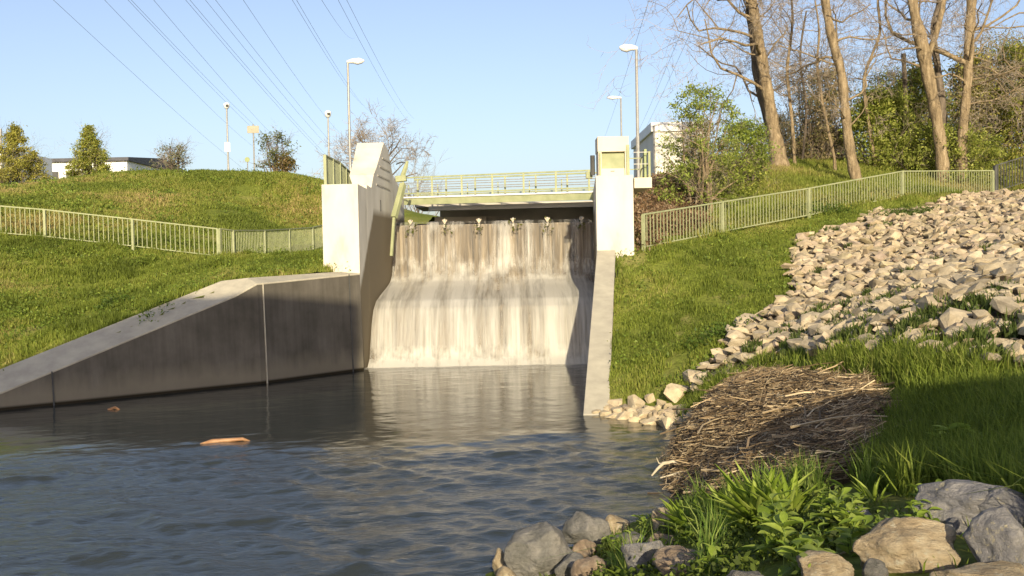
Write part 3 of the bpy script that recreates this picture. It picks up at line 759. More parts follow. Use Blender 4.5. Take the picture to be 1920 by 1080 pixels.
MB().beam((q.x - .05, 74.9, 3), (q.x - .05, 74.9, P(4, 242, 75).z), .12, .12).build('downpipe', MT['galv'], b2)
b3 = empty('white_building', (0, 0, 0), 'white flat roofed building behind the leafy shrub by the square pier', 'building')
q0, q1 = P(1226, 330, 62), P(1330, 236, 62)
bbox(b3, q0.x, q1.x, 62, 72, 4, P(1226, 247, 62).z, 'wall', MT['white_plaster'])
bbox(b3, q0.x - .15, q1.x + .2, 61.85, 72.2, P(1226, 247, 62).z + .003, P(1226, 230, 62).z, 'parapet', MT['white_paint'])
MB().tube([(q0.x + .02, 61.8, 5), (q0.x + .02, 61.8, P(1226, 236, 62).z)], .06, 8).build('downpipe', MT['galv'], b3)

# ------------------------------------------------------------------ power lines
WL = [((100, 0), (410, 279)), ((196, 0), (425, 232)), ((240, 0), (470, 237)), ((246, 0), (474, 232)), ((288, 0), (500, 242)), ((348, 0), (583, 267)), ((356, 0), (590, 268)),
      ((385, 0), (596, 254)), ((404, 0), (604, 248)), ((456, 0), (600, 206)), ((548, 0), (650, 162)), ((556, 0), (660, 170)), ((603, 0), (650, 66)), ((634, 0), (735, 185)), ((650, 0), (745, 180)),
      ((1217, 0), (1140, 240)), ((1302, 0), (1200, 240)), ((1322, 0), (1207, 248)), ((1618, 0), (1560, 80))]
wlab = ['outermost power line, lowest over the far warehouse', 'second power line in from the warehouse side', 'upper wire of the close pair passing the mound lamp', 'lower wire of the close pair passing the mound lamp',
        'single power line just above the road sign', 'first wire of the double cable ending above the mound bush', 'second wire of the double cable ending above the mound bush',
        'upper wire of the double cable ending by the slim round lamp', 'lower wire of the double cable ending by the slim round lamp', 'single power line above the slim round lamp', 'first wire of the pair beside the tall white lamp head',
        'second wire of the pair beside the tall white lamp head', 'faint wire crossing over the tall white lamp head', 'near wire of the pair running over the bare round tree', 'far wire of the pair running over the bare round tree',
        'steep wire crossing the small far lamp by the cabinet', 'steep wire just clear of the tallest lamp', 'second steep wire between the tallest lamp and the white building', 'faint wire high between the bare trees']
for k, (a, b) in enumerate(WL):
    a3, b3_ = P(a[0], a[1], 88), P(b[0], b[1], 210)
    d = b3_ - a3; m = MB(); pts = []
    for i in range(14):
        t = -.5 + i / 13 * 3.0
        p = a3 + d * t; p.z += 3.2 * t * (t - 1) * .3
        pts.append(p)
    o = m.tube(pts, .018, 5).build('power_line', MT['wire'])
    tag(o, wlab[k], 'cable', 'overhead power lines')

# ------------------------------------------------------------------ vegetation helpers
def leaf_cloud(name, centers, mat, size, cols, parent=None, n_per=1, spread=.1, droop=0, aspect=.45, kind=None, rs=None):
    """many small leaf faces around the given centres"""
    r = rs or rng
    C = np.repeat(np.asarray(centers, float), n_per, 0); n = len(C)
    C = C + r.normal(0, spread, (n, 3))
    d = r.normal(0, 1, (n, 3)); d[:, 2] -= droop; d /= np.linalg.norm(d, axis=1)[:, None]
    e = np.cross(d, r.normal(0, 1, (n, 3))); e /= np.linalg.norm(e, axis=1)[:, None]
    s = size * r.uniform(.6, 1.4, n)[:, None]
    V = np.stack([C - d * s * .5, C + e * s * aspect * .5, C + d * s * .5, C - e * s * aspect * .5], 1).reshape(-1, 3)
    Fc = np.arange(n * 4).reshape(n, 4)
    ci = r.integers(0, len(cols), n)
    col = np.array(cols)[ci] * r.uniform(.7, 1.3, (n, 1)); col = np.repeat(col, 4, 0)
    o = link(name, np_mesh(name, V, Fc, mat, col), parent)
    if kind: o['kind'] = kind
    return o
def blades(name, x, y, z, h, w, cols, lean=.35, mat=None, jit=.25, up=None, parent=None, kind='stuff', segs=2, tonep=None):
    n = len(x); r = rng
    a = r.uniform(0, 2 * math.pi, n); hh = h * r.uniform(1 - jit * 2, 1 + jit * 1.6, n)
    ln = np.abs(r.normal(0, lean, n)) * hh
    dx, dy = np.cos(a), np.sin(a); b = r.uniform(0, 2 * math.pi, n); wx, wy = np.cos(b) * w / 2, np.sin(b) * w / 2
    base = np.stack([x, y, z - .02], -1)
    mid = base + np.stack([dx * ln * .35, dy * ln * .35, hh * .6], -1); tip = base + np.stack([dx * ln, dy * ln, hh * np.sqrt(np.clip(1 - (ln / hh)**2 * .5, .2, 1))], -1)
    wv = np.stack([wx * np.ones(n), wy * np.ones(n), np.zeros(n)], -1)
    V = np.stack([base - wv, base + wv, mid + wv * .8, mid - wv * .8, tip], 1).reshape(-1, 3)
    k = np.arange(n)[:, None] * 5
    Fc = np.concatenate([k + [0, 1, 2], k + [0, 2, 3], k + [3, 2, 4]], 0).reshape(-1, 3)
    cols = np.array(cols)
    if tonep is None:
        ci = r.integers(0, len(cols), n); col = cols[ci]
    else:
        t = np.clip(tonep + r.normal(0, .16, n), 0, .999) * (len(cols) - 1); i0 = t.astype(int); f = (t - i0)[:, None]
        col = cols[i0] * (1 - f) + cols[np.minimum(i0 + 1, len(cols) - 1)] * f
    col = np.repeat(col * r.uniform(.75, 1.25, (n, 1)), 5, 0)
    o = link(name, np_mesh(name, V, Fc, mat or MT['grassblade'], col), parent)
    if kind: o['kind'] = kind
    return o
def scatter(side, poly, ylo, yhi, n, xlo, xhi, clump=None, seed=0, thresh=-.2):
    """random ground points whose place in the picture lies in poly"""
    r = np.random.default_rng(seed); f = hR if side == 'R' else hL
    x = r.uniform(xlo, xhi, n); y = r.uniform(ylo, yhi, n)
    z = f(x, y); px, py, w = proj(x, y, z); k = in_poly(px, py, poly)
    x, y, z = x[k], y[k], z[k]
    if clump:
        c = wig(x, y, clump, seed + 5) + .5 * wig(x, y, clump * 3, seed + 6); k = c > thresh * r.uniform(.0, 1.5, len(x)); x, y, z = x[k], y[k], z[k]
    return x, y, z
GREEN = [(.12, .155, .022), (.18, .225, .032), (.23, .275, .042), (.29, .31, .06), (.37, .33, .11)]
DRY = [(.10, .13, .03), (.17, .19, .05), (.26, .24, .09), (.36, .29, .14)]

# --- grass on the left bank, mound, right bank
lb = [(-400, 420), (0, 435), (250, 455), (412, 478), (600, 450), (625, 470), (668, 512), (470, 526), (350, 575), (0, 712), (-400, 860)]
x, y, z = scatter('L', lb, 20, 40, 520000, -24, -4, 3.0, 11)
pd = np.full(len(x), 99.)
for (ax_, ay_, _a), (bx_, by_, _b) in zip(WING[:-1], WING[1:]):      # keep the blades off the coping
    ux, uy = bx_ - ax_, by_ - ay_; L_ = math.hypot(ux, uy); t_ = ((x - ax_) * ux + (y - ay_) * uy) / L_ ** 2
    q_ = np.where((t_ > -.05) & (t_ < 1.05), np.abs((x - ax_) * uy - (y - ay_) * ux) / L_, 99.); pd = np.minimum(pd, q_)
kk = pd > np.where(x < -7.6, .98, .62); x, y, z = x[kk], y[kk], z[kk]
tn = .35 + 1.3 * wig(x, y, 1.1, 31) + .5 * wig(x, y, 5, 32)
blades('grass', x, y, z, .17 * (1 + .9 * np.clip(wig(x, y, 3, 16) * 2, -.5, 1)), .026, GREEN, .5, tonep=tn)
mo = [(-400, 300), (700, 300), (620, 460), (412, 490), (0, 452), (-400, 440)]
x, y, z = scatter('L', mo, 38, 66, 520000, -48, -5, 1.5, 12)
tn = .45 + 1.5 * wig(x, y, .45, 33) + .5 * wig(x, y, 2.5, 34)
blades('grass', x, y, z, .20, .045, [(.15, .19, .03), (.20, .24, .038), (.25, .275, .05), (.31, .30, .075), (.42, .33, .13)], .6, tonep=tn)
rb = [(1128, 478), (1200, 470), (1700, 372), (1860, 364), (1800, 370), (1640, 400), (1600, 425), (1530, 440), (1482, 478), (1478, 560), (1400, 612), (1325, 690), (1285, 735), (1200, 748), (1142, 752)]
x, y, z = scatter('R', rb, 20, 47, 500000, 1.8, 22, 3.0, 13)
k = (x > 2.05 + (y - 22) * .119) | (y > 31); x, y, z = x[k], y[k], z[k]
tn = .42 + 1.2 * wig(x, y, 1.0, 35) + .4 * wig(x, y, 5, 36)
blades('grass', x, y, z, .13 * (1 + .8 * np.clip(wig(x, y, 3, 17) * 2, -.5, 1)), .022, GREEN, .5, tonep=tn)
# behind the right fence
rf = [(1190, 400), (1200, 330), (1260, 330), (1400, 290), (1560, 300), (1950, 290), (1950, 350), (1860, 366), (1692, 374), (1204, 474)]
x, y, z = scatter('R', rf, 31, 56, 260000, 3.6, 32, 1.5, 14)
tn = .5 + 1.4 * wig(x, y, .6, 37)
px_, py_, _ = proj(x, y, z); brown = (px_ < 1330) & (py_ > 330)
k = ~brown | (rng.random(len(x)) < .25)
blades('grass', x[k], y[k], z[k], .22, .035, [(.15, .19, .028), (.21, .25, .04), (.28, .29, .06), (.40, .32, .13)], .6, tonep=tn[k])
# brown leaf litter on the slope beside the square pier
lit = in_poly(px_, py_, [(1185, 500), (1190, 330), (1262, 335), (1300, 380), (1330, 420), (1205, 470)])
if lit.any():
    xx, yy, zz = x[lit], y[lit], z[lit]
    leaf_cloud('leaf_litter', np.stack([xx, yy, zz + .03], -1), MT['leaf'], .14, [(.20, .12, .06), (.28, .18, .10), (.14, .09, .05), (.36, .26, .16)], n_per=4, spread=.12, kind='stuff')

# ------------------------------------------------------------------ stones
def hull_stone(seed, mat, n=15, el=(1, .75, .6)):
    r = random.Random(seed); bm = bmesh.new()
    for i in range(n):
        v = Vector((r.gauss(0, 1), r.gauss(0, 1), r.gauss(0, 1))).normalized() * r.uniform(.82, 1.0)
        bm.verts.new((v.x * el[0] * .5, v.y * el[1] * .5, v.z * el[2] * .5))
    res = bmesh.ops.convex_hull(bm, input=bm.verts)
    bmesh.ops.delete(bm, geom=[e for e in res['geom_interior'] if isinstance(e, bmesh.types.BMVert)], context='VERTS')
    bmesh.ops.recalc_face_normals(bm, faces=bm.faces)
    m = bpy.data.meshes.new('stone'); bm.to_mesh(m); bm.free(); m.materials.append(mat); return m
SM = [hull_stone(100 + i, MT['stone'], random.Random(i).randint(11, 17), (1, random.Random(i).uniform(.55, .9), random.Random(i).uniform(.4, .75))) for i in range(16)]
RP = [(1482, 478), (1500, 450), (1540, 436), (1600, 425), (1640, 396), (1700, 402), (1760, 382), (1800, 368), (1920, 362), (2100, 340), (2600, 320), (2700, 600), (2500, 800), (2100, 700), (1990, 700), (1920, 695), (1850, 700), (1780, 700), (1690, 650), (1640, 668), (1560, 672), (1440, 668), (1385, 705), (1300, 748), (1282, 735), (1330, 680), (1400, 610), (1478, 560)]
cand = []
rr = np.random.default_rng(77)
sp = .235
gx, gy = np.meshgrid(np.arange(3, 30, sp), np.arange(10, 44, sp))
gx = (gx + rr.uniform(-.5, .5, gx.shape) * sp).ravel(); gy = (gy + rr.uniform(-.5, .5, gy.shape) * sp).ravel()
gz = hR(gx, gy); px_, py_, w_ = proj(gx, gy, gz)
k = in_poly(px_, py_, RP) & (px_ < 2650); gx, gy, gz, px_, w_ = gx[k], gy[k], gz[k], px_[k], w_[k]
py_ = proj(gx, gy, gz)[1]
# bare gaps where plants grow between the stones
sz = np.exp(rr.normal(-1.02, .33, len(gx))).clip(.18, .60)
rip = empty('riprap_slope', (0, 0, 0), 'broad slope of loose tan and grey quarry stones running up to the fence', 'stone slope')
score = np.where((px_ < 1925), sz / w_, 0)
order = np.argsort(-score)
rest = []
def rnd_rot(r): return (r.uniform(-.6, .6), r.uniform(-.6, .6), r.uniform(0, 6.28))
rr2 = random.Random(5)
def slope_rot(): return (rr2.gauss(0, .26), -.22 + rr2.gauss(0, .26), rr2.uniform(0, 6.28))
for j, idx in enumerate(order):
    s = float(sz[idx]); loc = Vector((gx[idx], gy[idx], gz[idx] + .02 + s * .10 + rr2.uniform(-.03, .08)))
    rot = slope_rot(); sc = (s * rr2.uniform(.9, 1.35), s * rr2.uniform(.8, 1.2), s * rr2.uniform(.6, 1.0))
    if j < 300: link('stone', rr2.choice(SM), rip, loc, rot, sc)
    else: rest.append((loc, rot, sc, rr2.randrange(len(SM))))
from mathutils import Euler
def join_stones(name, items, meshes, mat, parent):
    Vs, Fs, n0, cols = [], [], 0, []
    data = []
    for m in meshes:
        v = np.empty(len(m.vertices) * 3); m.vertices.foreach_get('co', v)
        f = np.array([p.vertices[:] for p in m.polygons]); data.append((v.reshape(-1, 3), f))
    for loc, rot, sc, mi in items:
        v, f = data[mi]; M3 = np.array(Euler(rot).to_matrix())
        Vs.append((v * np.array(sc)) @ M3.T + np.array(loc)); Fs.append(f + n0); n0 += len(v)
        t = rr2.uniform(.72, 1.2); cols.append(np.tile(np.array([t, t * rr2.uniform(.93, 1.0), t * rr2.uniform(.85, 1.0)]), (len(v), 1)))
    m = np_mesh(name, np.concatenate(Vs), np.concatenate(Fs), mat, np.concatenate(cols))
    o = link(name, m, parent); o['kind'] = 'stuff'; return o
def stone_mass_mat():
    m, n, b, out = newmat('riprap_mass')
    g = n.nodes.new('ShaderNodeNewGeometry'); t = noise_tex(n, g.outputs['Position'], 3, 6, .6)
    r = ramp(n, t.outputs['Fac'], [(.28, (.24, .195, .13)), (.52, (.38, .315, .215)), (.72, (.50, .42, .29))])
    a = n.nodes.new('ShaderNodeAttribute'); a.attribute_name = 'tone'
    mx = n.nodes.new('ShaderNodeMix'); mx.data_type = 'RGBA'; mx.blend_type = 'MULTIPLY'; mx.inputs[0].default_value = 1
    n.links.new(r.outputs[0], mx.inputs[6]); n.links.new(a.outputs['Color'], mx.inputs[7]); n.links.new(mx.outputs[2], b.inputs['Base Color'])
    b.inputs['Roughness'].default_value = .9; b.inputs['Specular IOR Level'].default_value = .3
    t2 = noise_tex(n, g.outputs['Position'], 18, 6, .65); bumpn(n, b, t2.outputs['Fac'], .6, .015)
    return m
MT['stone_mass'] = stone_mass_mat()
if rest: join_stones('small_stones', rest, SM, MT['stone_mass'], rip)

# bare stony soil just under the stones
sx, sy = np.meshgrid(np.arange(2.5, 26, .25), np.arange(10, 43, .25)); sz_ = hR(sx, sy) + .03
qx, qy, _ = proj(sx, sy, sz_); V = np.stack([sx, sy, sz_], -1).reshape(-1, 3); nx = sx.shape[1]
i = np.arange(sx.shape[0] - 1)[:, None] * nx + np.arange(nx - 1)[None, :]
Fc = np.stack([i, i + 1, i + nx + 1, i + nx], -1).reshape(-1, 4); kk = in_poly(qx, qy, RP).ravel(); Fc = Fc[kk[Fc].all(1)]
u, inv = np.unique(Fc, return_inverse=True)
MT['grit'] = ground_mat('stone_grit', (.07, .055, .035), (.12, .095, .06), (.19, .15, .10), 3)
link('grit_bed', np_mesh('grit_bed', V[u], inv.reshape(Fc.shape), MT['grit'], smooth=True), rip)
# ------------------------------------------------------------------ big shaped boulders
def boulder_mesh(seed, mat, el=(1, .8, .6), cuts=9, sub=4, rough=.05):
    bm = bmesh.new(); bmesh.ops.create_icosphere(bm, subdivisions=sub, radius=.5)
    r = random.Random(seed); planes = []
    for i in range(cuts):
        n = Vector((r.gauss(0, 1), r.gauss(0, 1), r.gauss(0, .8))).normalized(); planes.append((n, r.uniform(.27, .42)))
    off = Vector((seed * 3.1, seed * 1.7, 0))
    for v in bm.verts:
        p = v.co.copy()
        for n, d in planes:
            q = p.dot(n)
            if q > d: p -= n * (q - d) * .92
        nn = noise.fractal(p * 3.2 + off, 1.0, 2.0, 5) * rough + noise.noise(p * 1.6 + off) * rough * 1.2
        p += p.normalized() * nn
        v.co = Vector((p.x * el[0], p.y * el[1], p.z * el[2]))
    for f in bm.faces: f.smooth = True
    m = bpy.data.meshes.new('boulder'); bm.to_mesh(m); bm.free(); m.materials.append(mat); return m
BL = [  # px, py of the centre, width px, height px, material, label, dy depth factor
 (1705, 1032, 225, 118, 'b_ochre', 'large sunlit ochre boulder with grey shaded underside beside the pale stick'),
 (1545, 1072, 135, 60, 'b_ochre', 'flat layered pale slab under the end of the pale stick'),
 (1820, 958, 215, 95, 'b_grey', 'long dark grey boulder rising behind the ochre boulder in the grass edge'),
 (1890, 965, 120, 85, 'b_grey', 'blocky grey boulder with pale crest against the long dark boulder'),
 (1888, 1035, 130, 130, 'b_grey', 'grey boulder with tan vein below the blocky grey boulder'),
 (1850, 1092, 190, 60, 'b_ochre', 'low ochre boulder at the lower corner under the veined grey boulder'),
 (1275, 1062, 118, 66, 'b_brown', 'angular reddish brown rock below the broad leaved weeds'),
 (1208, 1052, 80, 90, 'b_grey', 'bluish grey upright rock between the reddish rock and pink rock'),
 (1012, 1045, 135, 110, 'b_wet', 'large drab grey rock at the water edge with a smooth top'),
 (1105, 1000, 95, 80, 'b_wet', 'rounded grey rock above the yellowish stone at the water edge'),
 (1068, 1066, 62, 56, 'b_wet', 'small round grey rock between the drab rock and pink rock'),
 (1110, 1066, 72, 66, 'b_brown', 'pinkish tan rock beside the blue grey upright rock'),
 (940, 1062, 34, 60, 'b_ochre', 'small tan stone touching the water by the large drab rock'),
 (1243, 985, 50, 52, 'b_ochre', 'tan stone half hidden by long green leaves near the water'),
 (1000, 1003, 78, 42, 'b_moss', 'dark mossy rock lying partly in the water'),
 (1150, 988, 70, 48, 'b_ochre', 'pale lilac tan stone at the water line above the weeds'),
 (1595, 975, 80, 42, 'b_grey', 'half buried grey stone behind the ochre boulder'),
 (1795, 992, 46, 34, 'b_grey', 'small grey stone wedged above the ochre boulder'),
 (1095, 1035, 54, 40, 'b_brown', 'yellow brown stone in the gap under the rounded grey rock'),
 (1175, 1015, 60, 40, 'b_wet', 'dark flat stone under the creeping weeds'),
 (1245, 1022, 64, 30, 'b_brown', 'thin tan slab above the reddish rock'),
 (1640, 1075, 60, 40, 'b_wet', 'dark stone in the gap between pale slab and ochre boulder'),
 (955, 1092, 60, 50, 'b_ochre', 'pale stone cut by the picture edge below the drab rock'),
 (1400, 1092, 90, 50, 'b_wet', 'dark rock under the large leaved weeds'),
]
for i, (px, py, wpx, hpx, mat, lab) in enumerate(BL):
    g = G(px, min(py + hpx * .32, 1120)); s = 1900 / g.y
    w = wpx / s; h = hpx / s
    c = P(px, py, g.y + w * .15)
    el = (1.14 * w, .9 * max(w, h), 1.25 * h)
    r = random.Random(i * 7 + 3)
    m = boulder_mesh(i + 11, MT[mat], (1, 1, 1), 13 + i % 4, 5 if wpx > 100 else 4, .07)
    o = link('boulder', m, None, c, (r.uniform(-.15, .15), r.uniform(-.15, .15), r.uniform(-.5, .5)), el)
    tag(o, lab, 'rock', 'foreground rocks')
TS = [(1154, 757, 28, 20, 'squarish tan stone at the corner of the narrow wing wall and the grass'),
      (1191, 758, 40, 30, 'bright pale wedge stone beside the squarish corner stone'),
      (1267, 740, 42, 40, 'largest square tan block, topmost of the toe stones by the grass tuft'),
      (1161, 773, 32, 18, 'flat tan stone just below the squarish corner stone'),
      (1222, 748, 22, 26, 'small upright tan stone against the grass above the toe'),
      (1243, 755, 24, 24, 'dull tan stone leaning on the largest square block'),
      (1206, 782, 38, 24, 'long slanting tan stone in the middle of the toe'),
      (1262, 797, 46, 30, 'big triangular tan stone at the water by the stick heap'),
      (1168, 793, 30, 20, 'wet footed tan stone at the water, below the flat stone'),
      (1191, 797, 26, 18, 'tan stone at the water next to the wet footed stone'),
      (1221, 798, 32, 20, 'pointed tan stone at the water before the triangular one'),
      (1135, 787, 26, 14, 'low tan stone at the end of the narrow wing wall'),
      (1118, 784, 22, 10, 'lowest sliver of tan stone in front of the wing wall end'),
      (1246, 782, 24, 20, 'rounded stone tucked behind the triangular toe stone'),
      (1305, 778, 38, 24, 'pale rounded stone half covered by the stick heap'),
      (1188, 777, 26, 20, 'plain tan stone under the bright wedge stone'),
      (1217, 770, 24, 20, 'small tan stone below the upright one'),
      (1307, 710, 34, 16, 'flat pale stone above the grass tuft at the slope foot'),
      (1282, 766, 24, 18, 'tan stone between the square block and the grass tuft'),
      (1148, 797, 22, 12, 'small damp stone at the water line near the wall end')]
TM = [hull_stone(300 + i, MT['stone_toe'], 13 + i % 4, (1, .85, .8)) for i in range(9)]
for i, (px, py, wpx, hpx, lab) in enumerate(TS):
    g = G(px, min(py + 6, 803)); s = 1900 / g.y; r = random.Random(i)
    c = P(px, py, g.y); c.z = max(c.z, .03)
    o = link('toe_stone', TM[i % 9], None, c, (r.uniform(-.2, .2), r.uniform(-.2, .2), r.uniform(0, 6)), (1.45 * wpx / s, 1.4 * wpx / s, 1.75 * hpx / s))
    tag(o, lab, 'stone', 'stones at the foot of the bank')
# extra fill stones under the toe
fill = []
for k in range(130):
    px = rr2.uniform(1110, 1300); py = 800 - rr2.uniform(0, 34) * min(1, (px - 1100) / 50)
    g = G(px, py); s = rr2.uniform(.22, .42); fill.append((g + Vector((0, 0, .03)), rnd_rot(rr2), (s, s, s * .8), rr2.randrange(9)))
fo = join_stones('rubble', fill, TM, MT['stone_mass'], None)
tag(fo, 'small tan rubble filling between the toe stones at the water', 'rubble', kind='stuff')

# ------------------------------------------------------------------ driftwood heap
heap = empty('driftwood_heap', (0, 0, 0), 'wide heap of dry brown sticks and reeds washed up between water and grass', 'stick heap')
HP = [(1248, 862), (1290, 800), (1330, 752), (1390, 702), (1460, 692), (1560, 690), (1640, 715), (1690, 760), (1660, 850), (1560, 890), (1420, 905), (1300, 925), (1262, 905)]
hx, hy = np.meshgrid(np.arange(1.2, 7, .07), np.arange(7.5, 18.5, .07)); hz = hR(hx, hy)
qx, qy, _ = proj(hx, hy, np.maximum(hz, 0) + .15)
ins = in_poly(qx, qy, HP)
# distance to border by repeated erosion
dist = np.zeros(ins.shape); cur = ins.copy()
for k in range(18):
    dist += cur
    c2 = cur.copy(); c2[1:, :] &= cur[:-1, :]; c2[:-1, :] &= cur[1:, :]; c2[:, 1:] &= cur[:, :-1]; c2[:, :-1] &= cur[:, 1:]; cur = c2
hh = .55 * (1 - np.exp(-dist / 7)) + .16 * wig(hx, hy, 3.2, 40) * (dist > 0)
HZ = np.maximum(hz, -.05) + np.where(dist > 0, hh, -.25)
V = np.stack([hx, hy, HZ], -1).reshape(-1, 3); nx = hx.shape[1]
i = np.arange(hx.shape[0] - 1)[:, None] * nx + np.arange(nx - 1)[None, :]
Fc = np.stack([i, i + 1, i + nx + 1, i + nx], -1).reshape(-1, 4)
big = (dist + np.roll(dist, 1, 0) + np.roll(dist, -1, 0) + np.roll(dist, 1, 1) + np.roll(dist, -1, 1)).ravel() > 0
Fc = Fc[big[Fc].any(1)]; u, inv = np.unique(Fc, return_inverse=True)
link('mound', np_mesh('mound', V[u], inv.reshape(Fc.shape), MT['soil'], smooth=True), heap)
idx = np.argwhere(dist > 0)
def sticks(n, L0, L1, r0, r1, lift, seed, tones, segs=3):
    r = np.random.default_rng(seed); mb_v = []; mb_f = []; cl = []
    pick = idx[r.integers(0, len(idx), n)]
    for k in range(n):
        a, b = pick[k]; p = Vector((hx[a, b], hy[a, b], HZ[a, b] + r.uniform(0, lift)))
        ang = r.uniform(0, math.pi) if r.random() < .6 else r.normal(.5, .5); L = r.uniform(L0, L1); rad = r.uniform(r0, r1)
        d = Vector((math.cos(ang), math.sin(ang), r.normal(0, .16))); d.z += (.24 * d.x)
        if r.random() < .06: d.z += r.uniform(.2, .7)
        perp = Vector((-d.y, d.x, 0)); bend = r.normal(0, .3) * L
        m = MB(); pts = [p + d * L * (t - .5) + perp * bend * (1 - (2 * t - 1)**2) + Vector((0, 0, r.normal(0, .012))) for t in np.linspace(0, 1, segs + 1)]
        for q in pts: q.z = max(q.z, -.03)
        m.tube(pts, [rad * (1 - .5 * t) for t in np.linspace(0, 1, segs + 1)], 3, cap=False)
        o0 = len(mb_v); mb_v += m.v; mb_f += [tuple(v + o0 for v in f) for f in m.f]
        c = np.array(tones[r.integers(0, len(tones))]) * r.uniform(.75, 1.25); cl += [c] * len(m.v)
    return np.array(mb_v), np.array(mb_f), np.array(cl)
TO = [(.20, .135, .07), (.29, .205, .115), (.38, .285, .165), (.13, .09, .05), (.47, .37, .23), (.10, .075, .05)]
v, f, c = sticks(12500, .08, .42, .0035, .009, .08, 3, TO, 2)
o = link('twigs', np_mesh('twigs', v, f, MT['dead_stick'], c), heap); o['kind'] = 'stuff'
for k in range(70):
    v, f, c = sticks(1, .4, 1.2, .010, .018, .13, 400 + k, TO[1:], 4)
    link('stick', np_mesh('stick', v, f, MT['dead_stick'], c), heap)
# the pale crooked branch reaching into the water
pb_ = empty('crooked_branch', (0, 0, 0), 'pale crooked branch arching out of the stick heap into the water', 'branch')
Yb = 15.6
MB().tube([P(1222, 892, Yb - .2), P(1232, 880, Yb - .1), P(1243, 869, Yb), P(1262, 866, Yb), P(1280, 876, Yb), P(1300, 884, Yb), P(1325, 872, Yb), P(1350, 860, Yb)], [.012, .022, .03, .032, .03, .027, .022, .014], 7).build('limb', MT['pale_wood'], pb_, smooth=True)
MB().tube([P(1243, 871, Yb), P(1235, 868, Yb), P(1231, 858, Yb)], [.018, .010, .005], 5).build('twig', MT['pale_wood'], pb_)
MB().tube([P(1238, 896, Yb - .4), P(1275, 886, Yb - .3), P(1320, 870, Yb - .2), P(1390, 866, Yb)], [.012, .018, .02, .01], 6).build('limb', MT['pale_wood'], pb_, smooth=True)
# pale stick on the rocks in front
g = G(1610, 1035)
o = MB().tube([P(1572, 1040, g.y), P(1600, 1032, g.y + .03), P(1652, 1014, g.y + .1)], [.008, .014, .012], 7).build('pale_stick', MT['pale_wood'], smooth=True)
tag(o, 'short pale peeled stick leaning on the ochre boulder', 'stick')
# orange plank floating
q = P(418, 832, 3.5 * 1900 / (832 - 490.5)); 
m = MB()
pts = [q + Vector((-.42, -.05, .01)), q + Vector((-.2, -.02, .05)), q + Vector((.1, .03, .06)), q + Vector((.36, .08, .07)), q + Vector((.5, .1, .02))]
o = m.tube(pts, [.02, .05, .042, .035, .015], 8).build('floating_log', MT['orange_wood'], smooth=True); o.scale = (1, 1, 1)
tag(o, 'orange piece of rotten log floating in mid river', 'log')
q = P(208, 760, 24.2)
o = MB().tube([Vector((q.x - .08, 24.2, .0)), Vector((q.x + .08, 24.25, .05)), Vector((q.x + .2, 24.2, .0))], [.03, .035, .02], 6).build('floating_debris', MT['orange_wood']); tag(o, 'tiny brown bit of debris floating at the foot of the long wing wall', 'debris')

# ------------------------------------------------------------------ grass near the heap and foreground
GN_ = [(.10, .14, .018), (.16, .21, .028), (.22, .28, .04), (.31, .34, .07)]
tg = [(1668, 800), (1700, 745), (1760, 735), (1850, 742), (1930, 735), (2000, 700), (2500, 760), (3200, 850), (3200, 1500), (2050, 1010), (1760, 925), (1700, 935), (1600, 905), (1640, 880)]
x, y, z = scatter('R', tg, 4, 14.5, 270000, 1.8, 14, 4, 51, thresh=-.6)
blades('tall_grass', x, y, z, .34, .016, GN_, .55, tonep=.5 + wig(x, y, 2, 52))
band = [(1400, 688), (1560, 694), (1690, 680), (1760, 715), (1700, 745), (1640, 712), (1560, 690), (1440, 690), (1400, 700), (1385, 700), (1310, 780), (1285, 760), (1300, 735), (1340, 705)]
x, y, z = scatter('R', band, 12, 22, 70000, 2.5, 8, 3, 53, thresh=-.1)
blades('bank_grass', x, y, z, .26, .018, GN_, .5, tonep=.5 + wig(x, y, 2, 54))
# plants between the stones
tufts = [(1535, 590, 18), (1630, 560, 16), (1560, 660, 22), (1700, 640, 20), (1500, 640, 16), (1780, 600, 26), (1640, 600, 16), (1735, 605, 22), (1830, 580, 16), (1850, 475, 14), (1690, 410, 34), (1650, 430, 22), (1730, 405, 24), (1590, 470, 8), (1530, 520, 18),
         (1430, 690, 26), (1325, 730, 34), (1480, 655, 20), (1880, 560, 22), (1750, 500, 12), (1590, 640, 16), (1660, 665, 20), (1740, 660, 22), (1820, 650, 20), (1900, 640, 18), (1560, 440, 16), (1410, 660, 20), (1700, 520, 10)]
X_, Y_, Z_ = [], [], []
for (px, py, rad) in tufts:
    g = G(px, py); s = rad / (1900 / g.y)
    s *= .75; n = int(60 + 420 * s * s * 6)
    a = rng.uniform(0, 6.28, n); d = np.sqrt(rng.uniform(0, 1, n)) * s * 1.3
    xx = g.x + np.cos(a) * d; yy = g.y + np.sin(a) * d; X_.append(xx); Y_.append(yy); Z_.append(hR(xx, yy) + .08)
r9 = np.random.default_rng(99)
for k in range(46):
    px, py = r9.uniform(1450, 1920), r9.uniform(560, 700)
    if not in_poly(np.array(px), np.array(py), RP): continue
    g = G(px, py); n = int(r9.uniform(25, 110)); sg_ = r9.uniform(.05, .22)
    xx = g.x + r9.normal(0, sg_, n); yy = g.y + r9.normal(0, sg_, n); X_.append(xx); Y_.append(yy); Z_.append(hR(xx, yy) + .09)
x, y, z = map(np.concatenate, (X_, Y_, Z_))
blades('weeds_between_stones', x, y, z, .17, .03, [(.06, .09, .015), (.10, .14, .03), (.15, .18, .05)], .6)

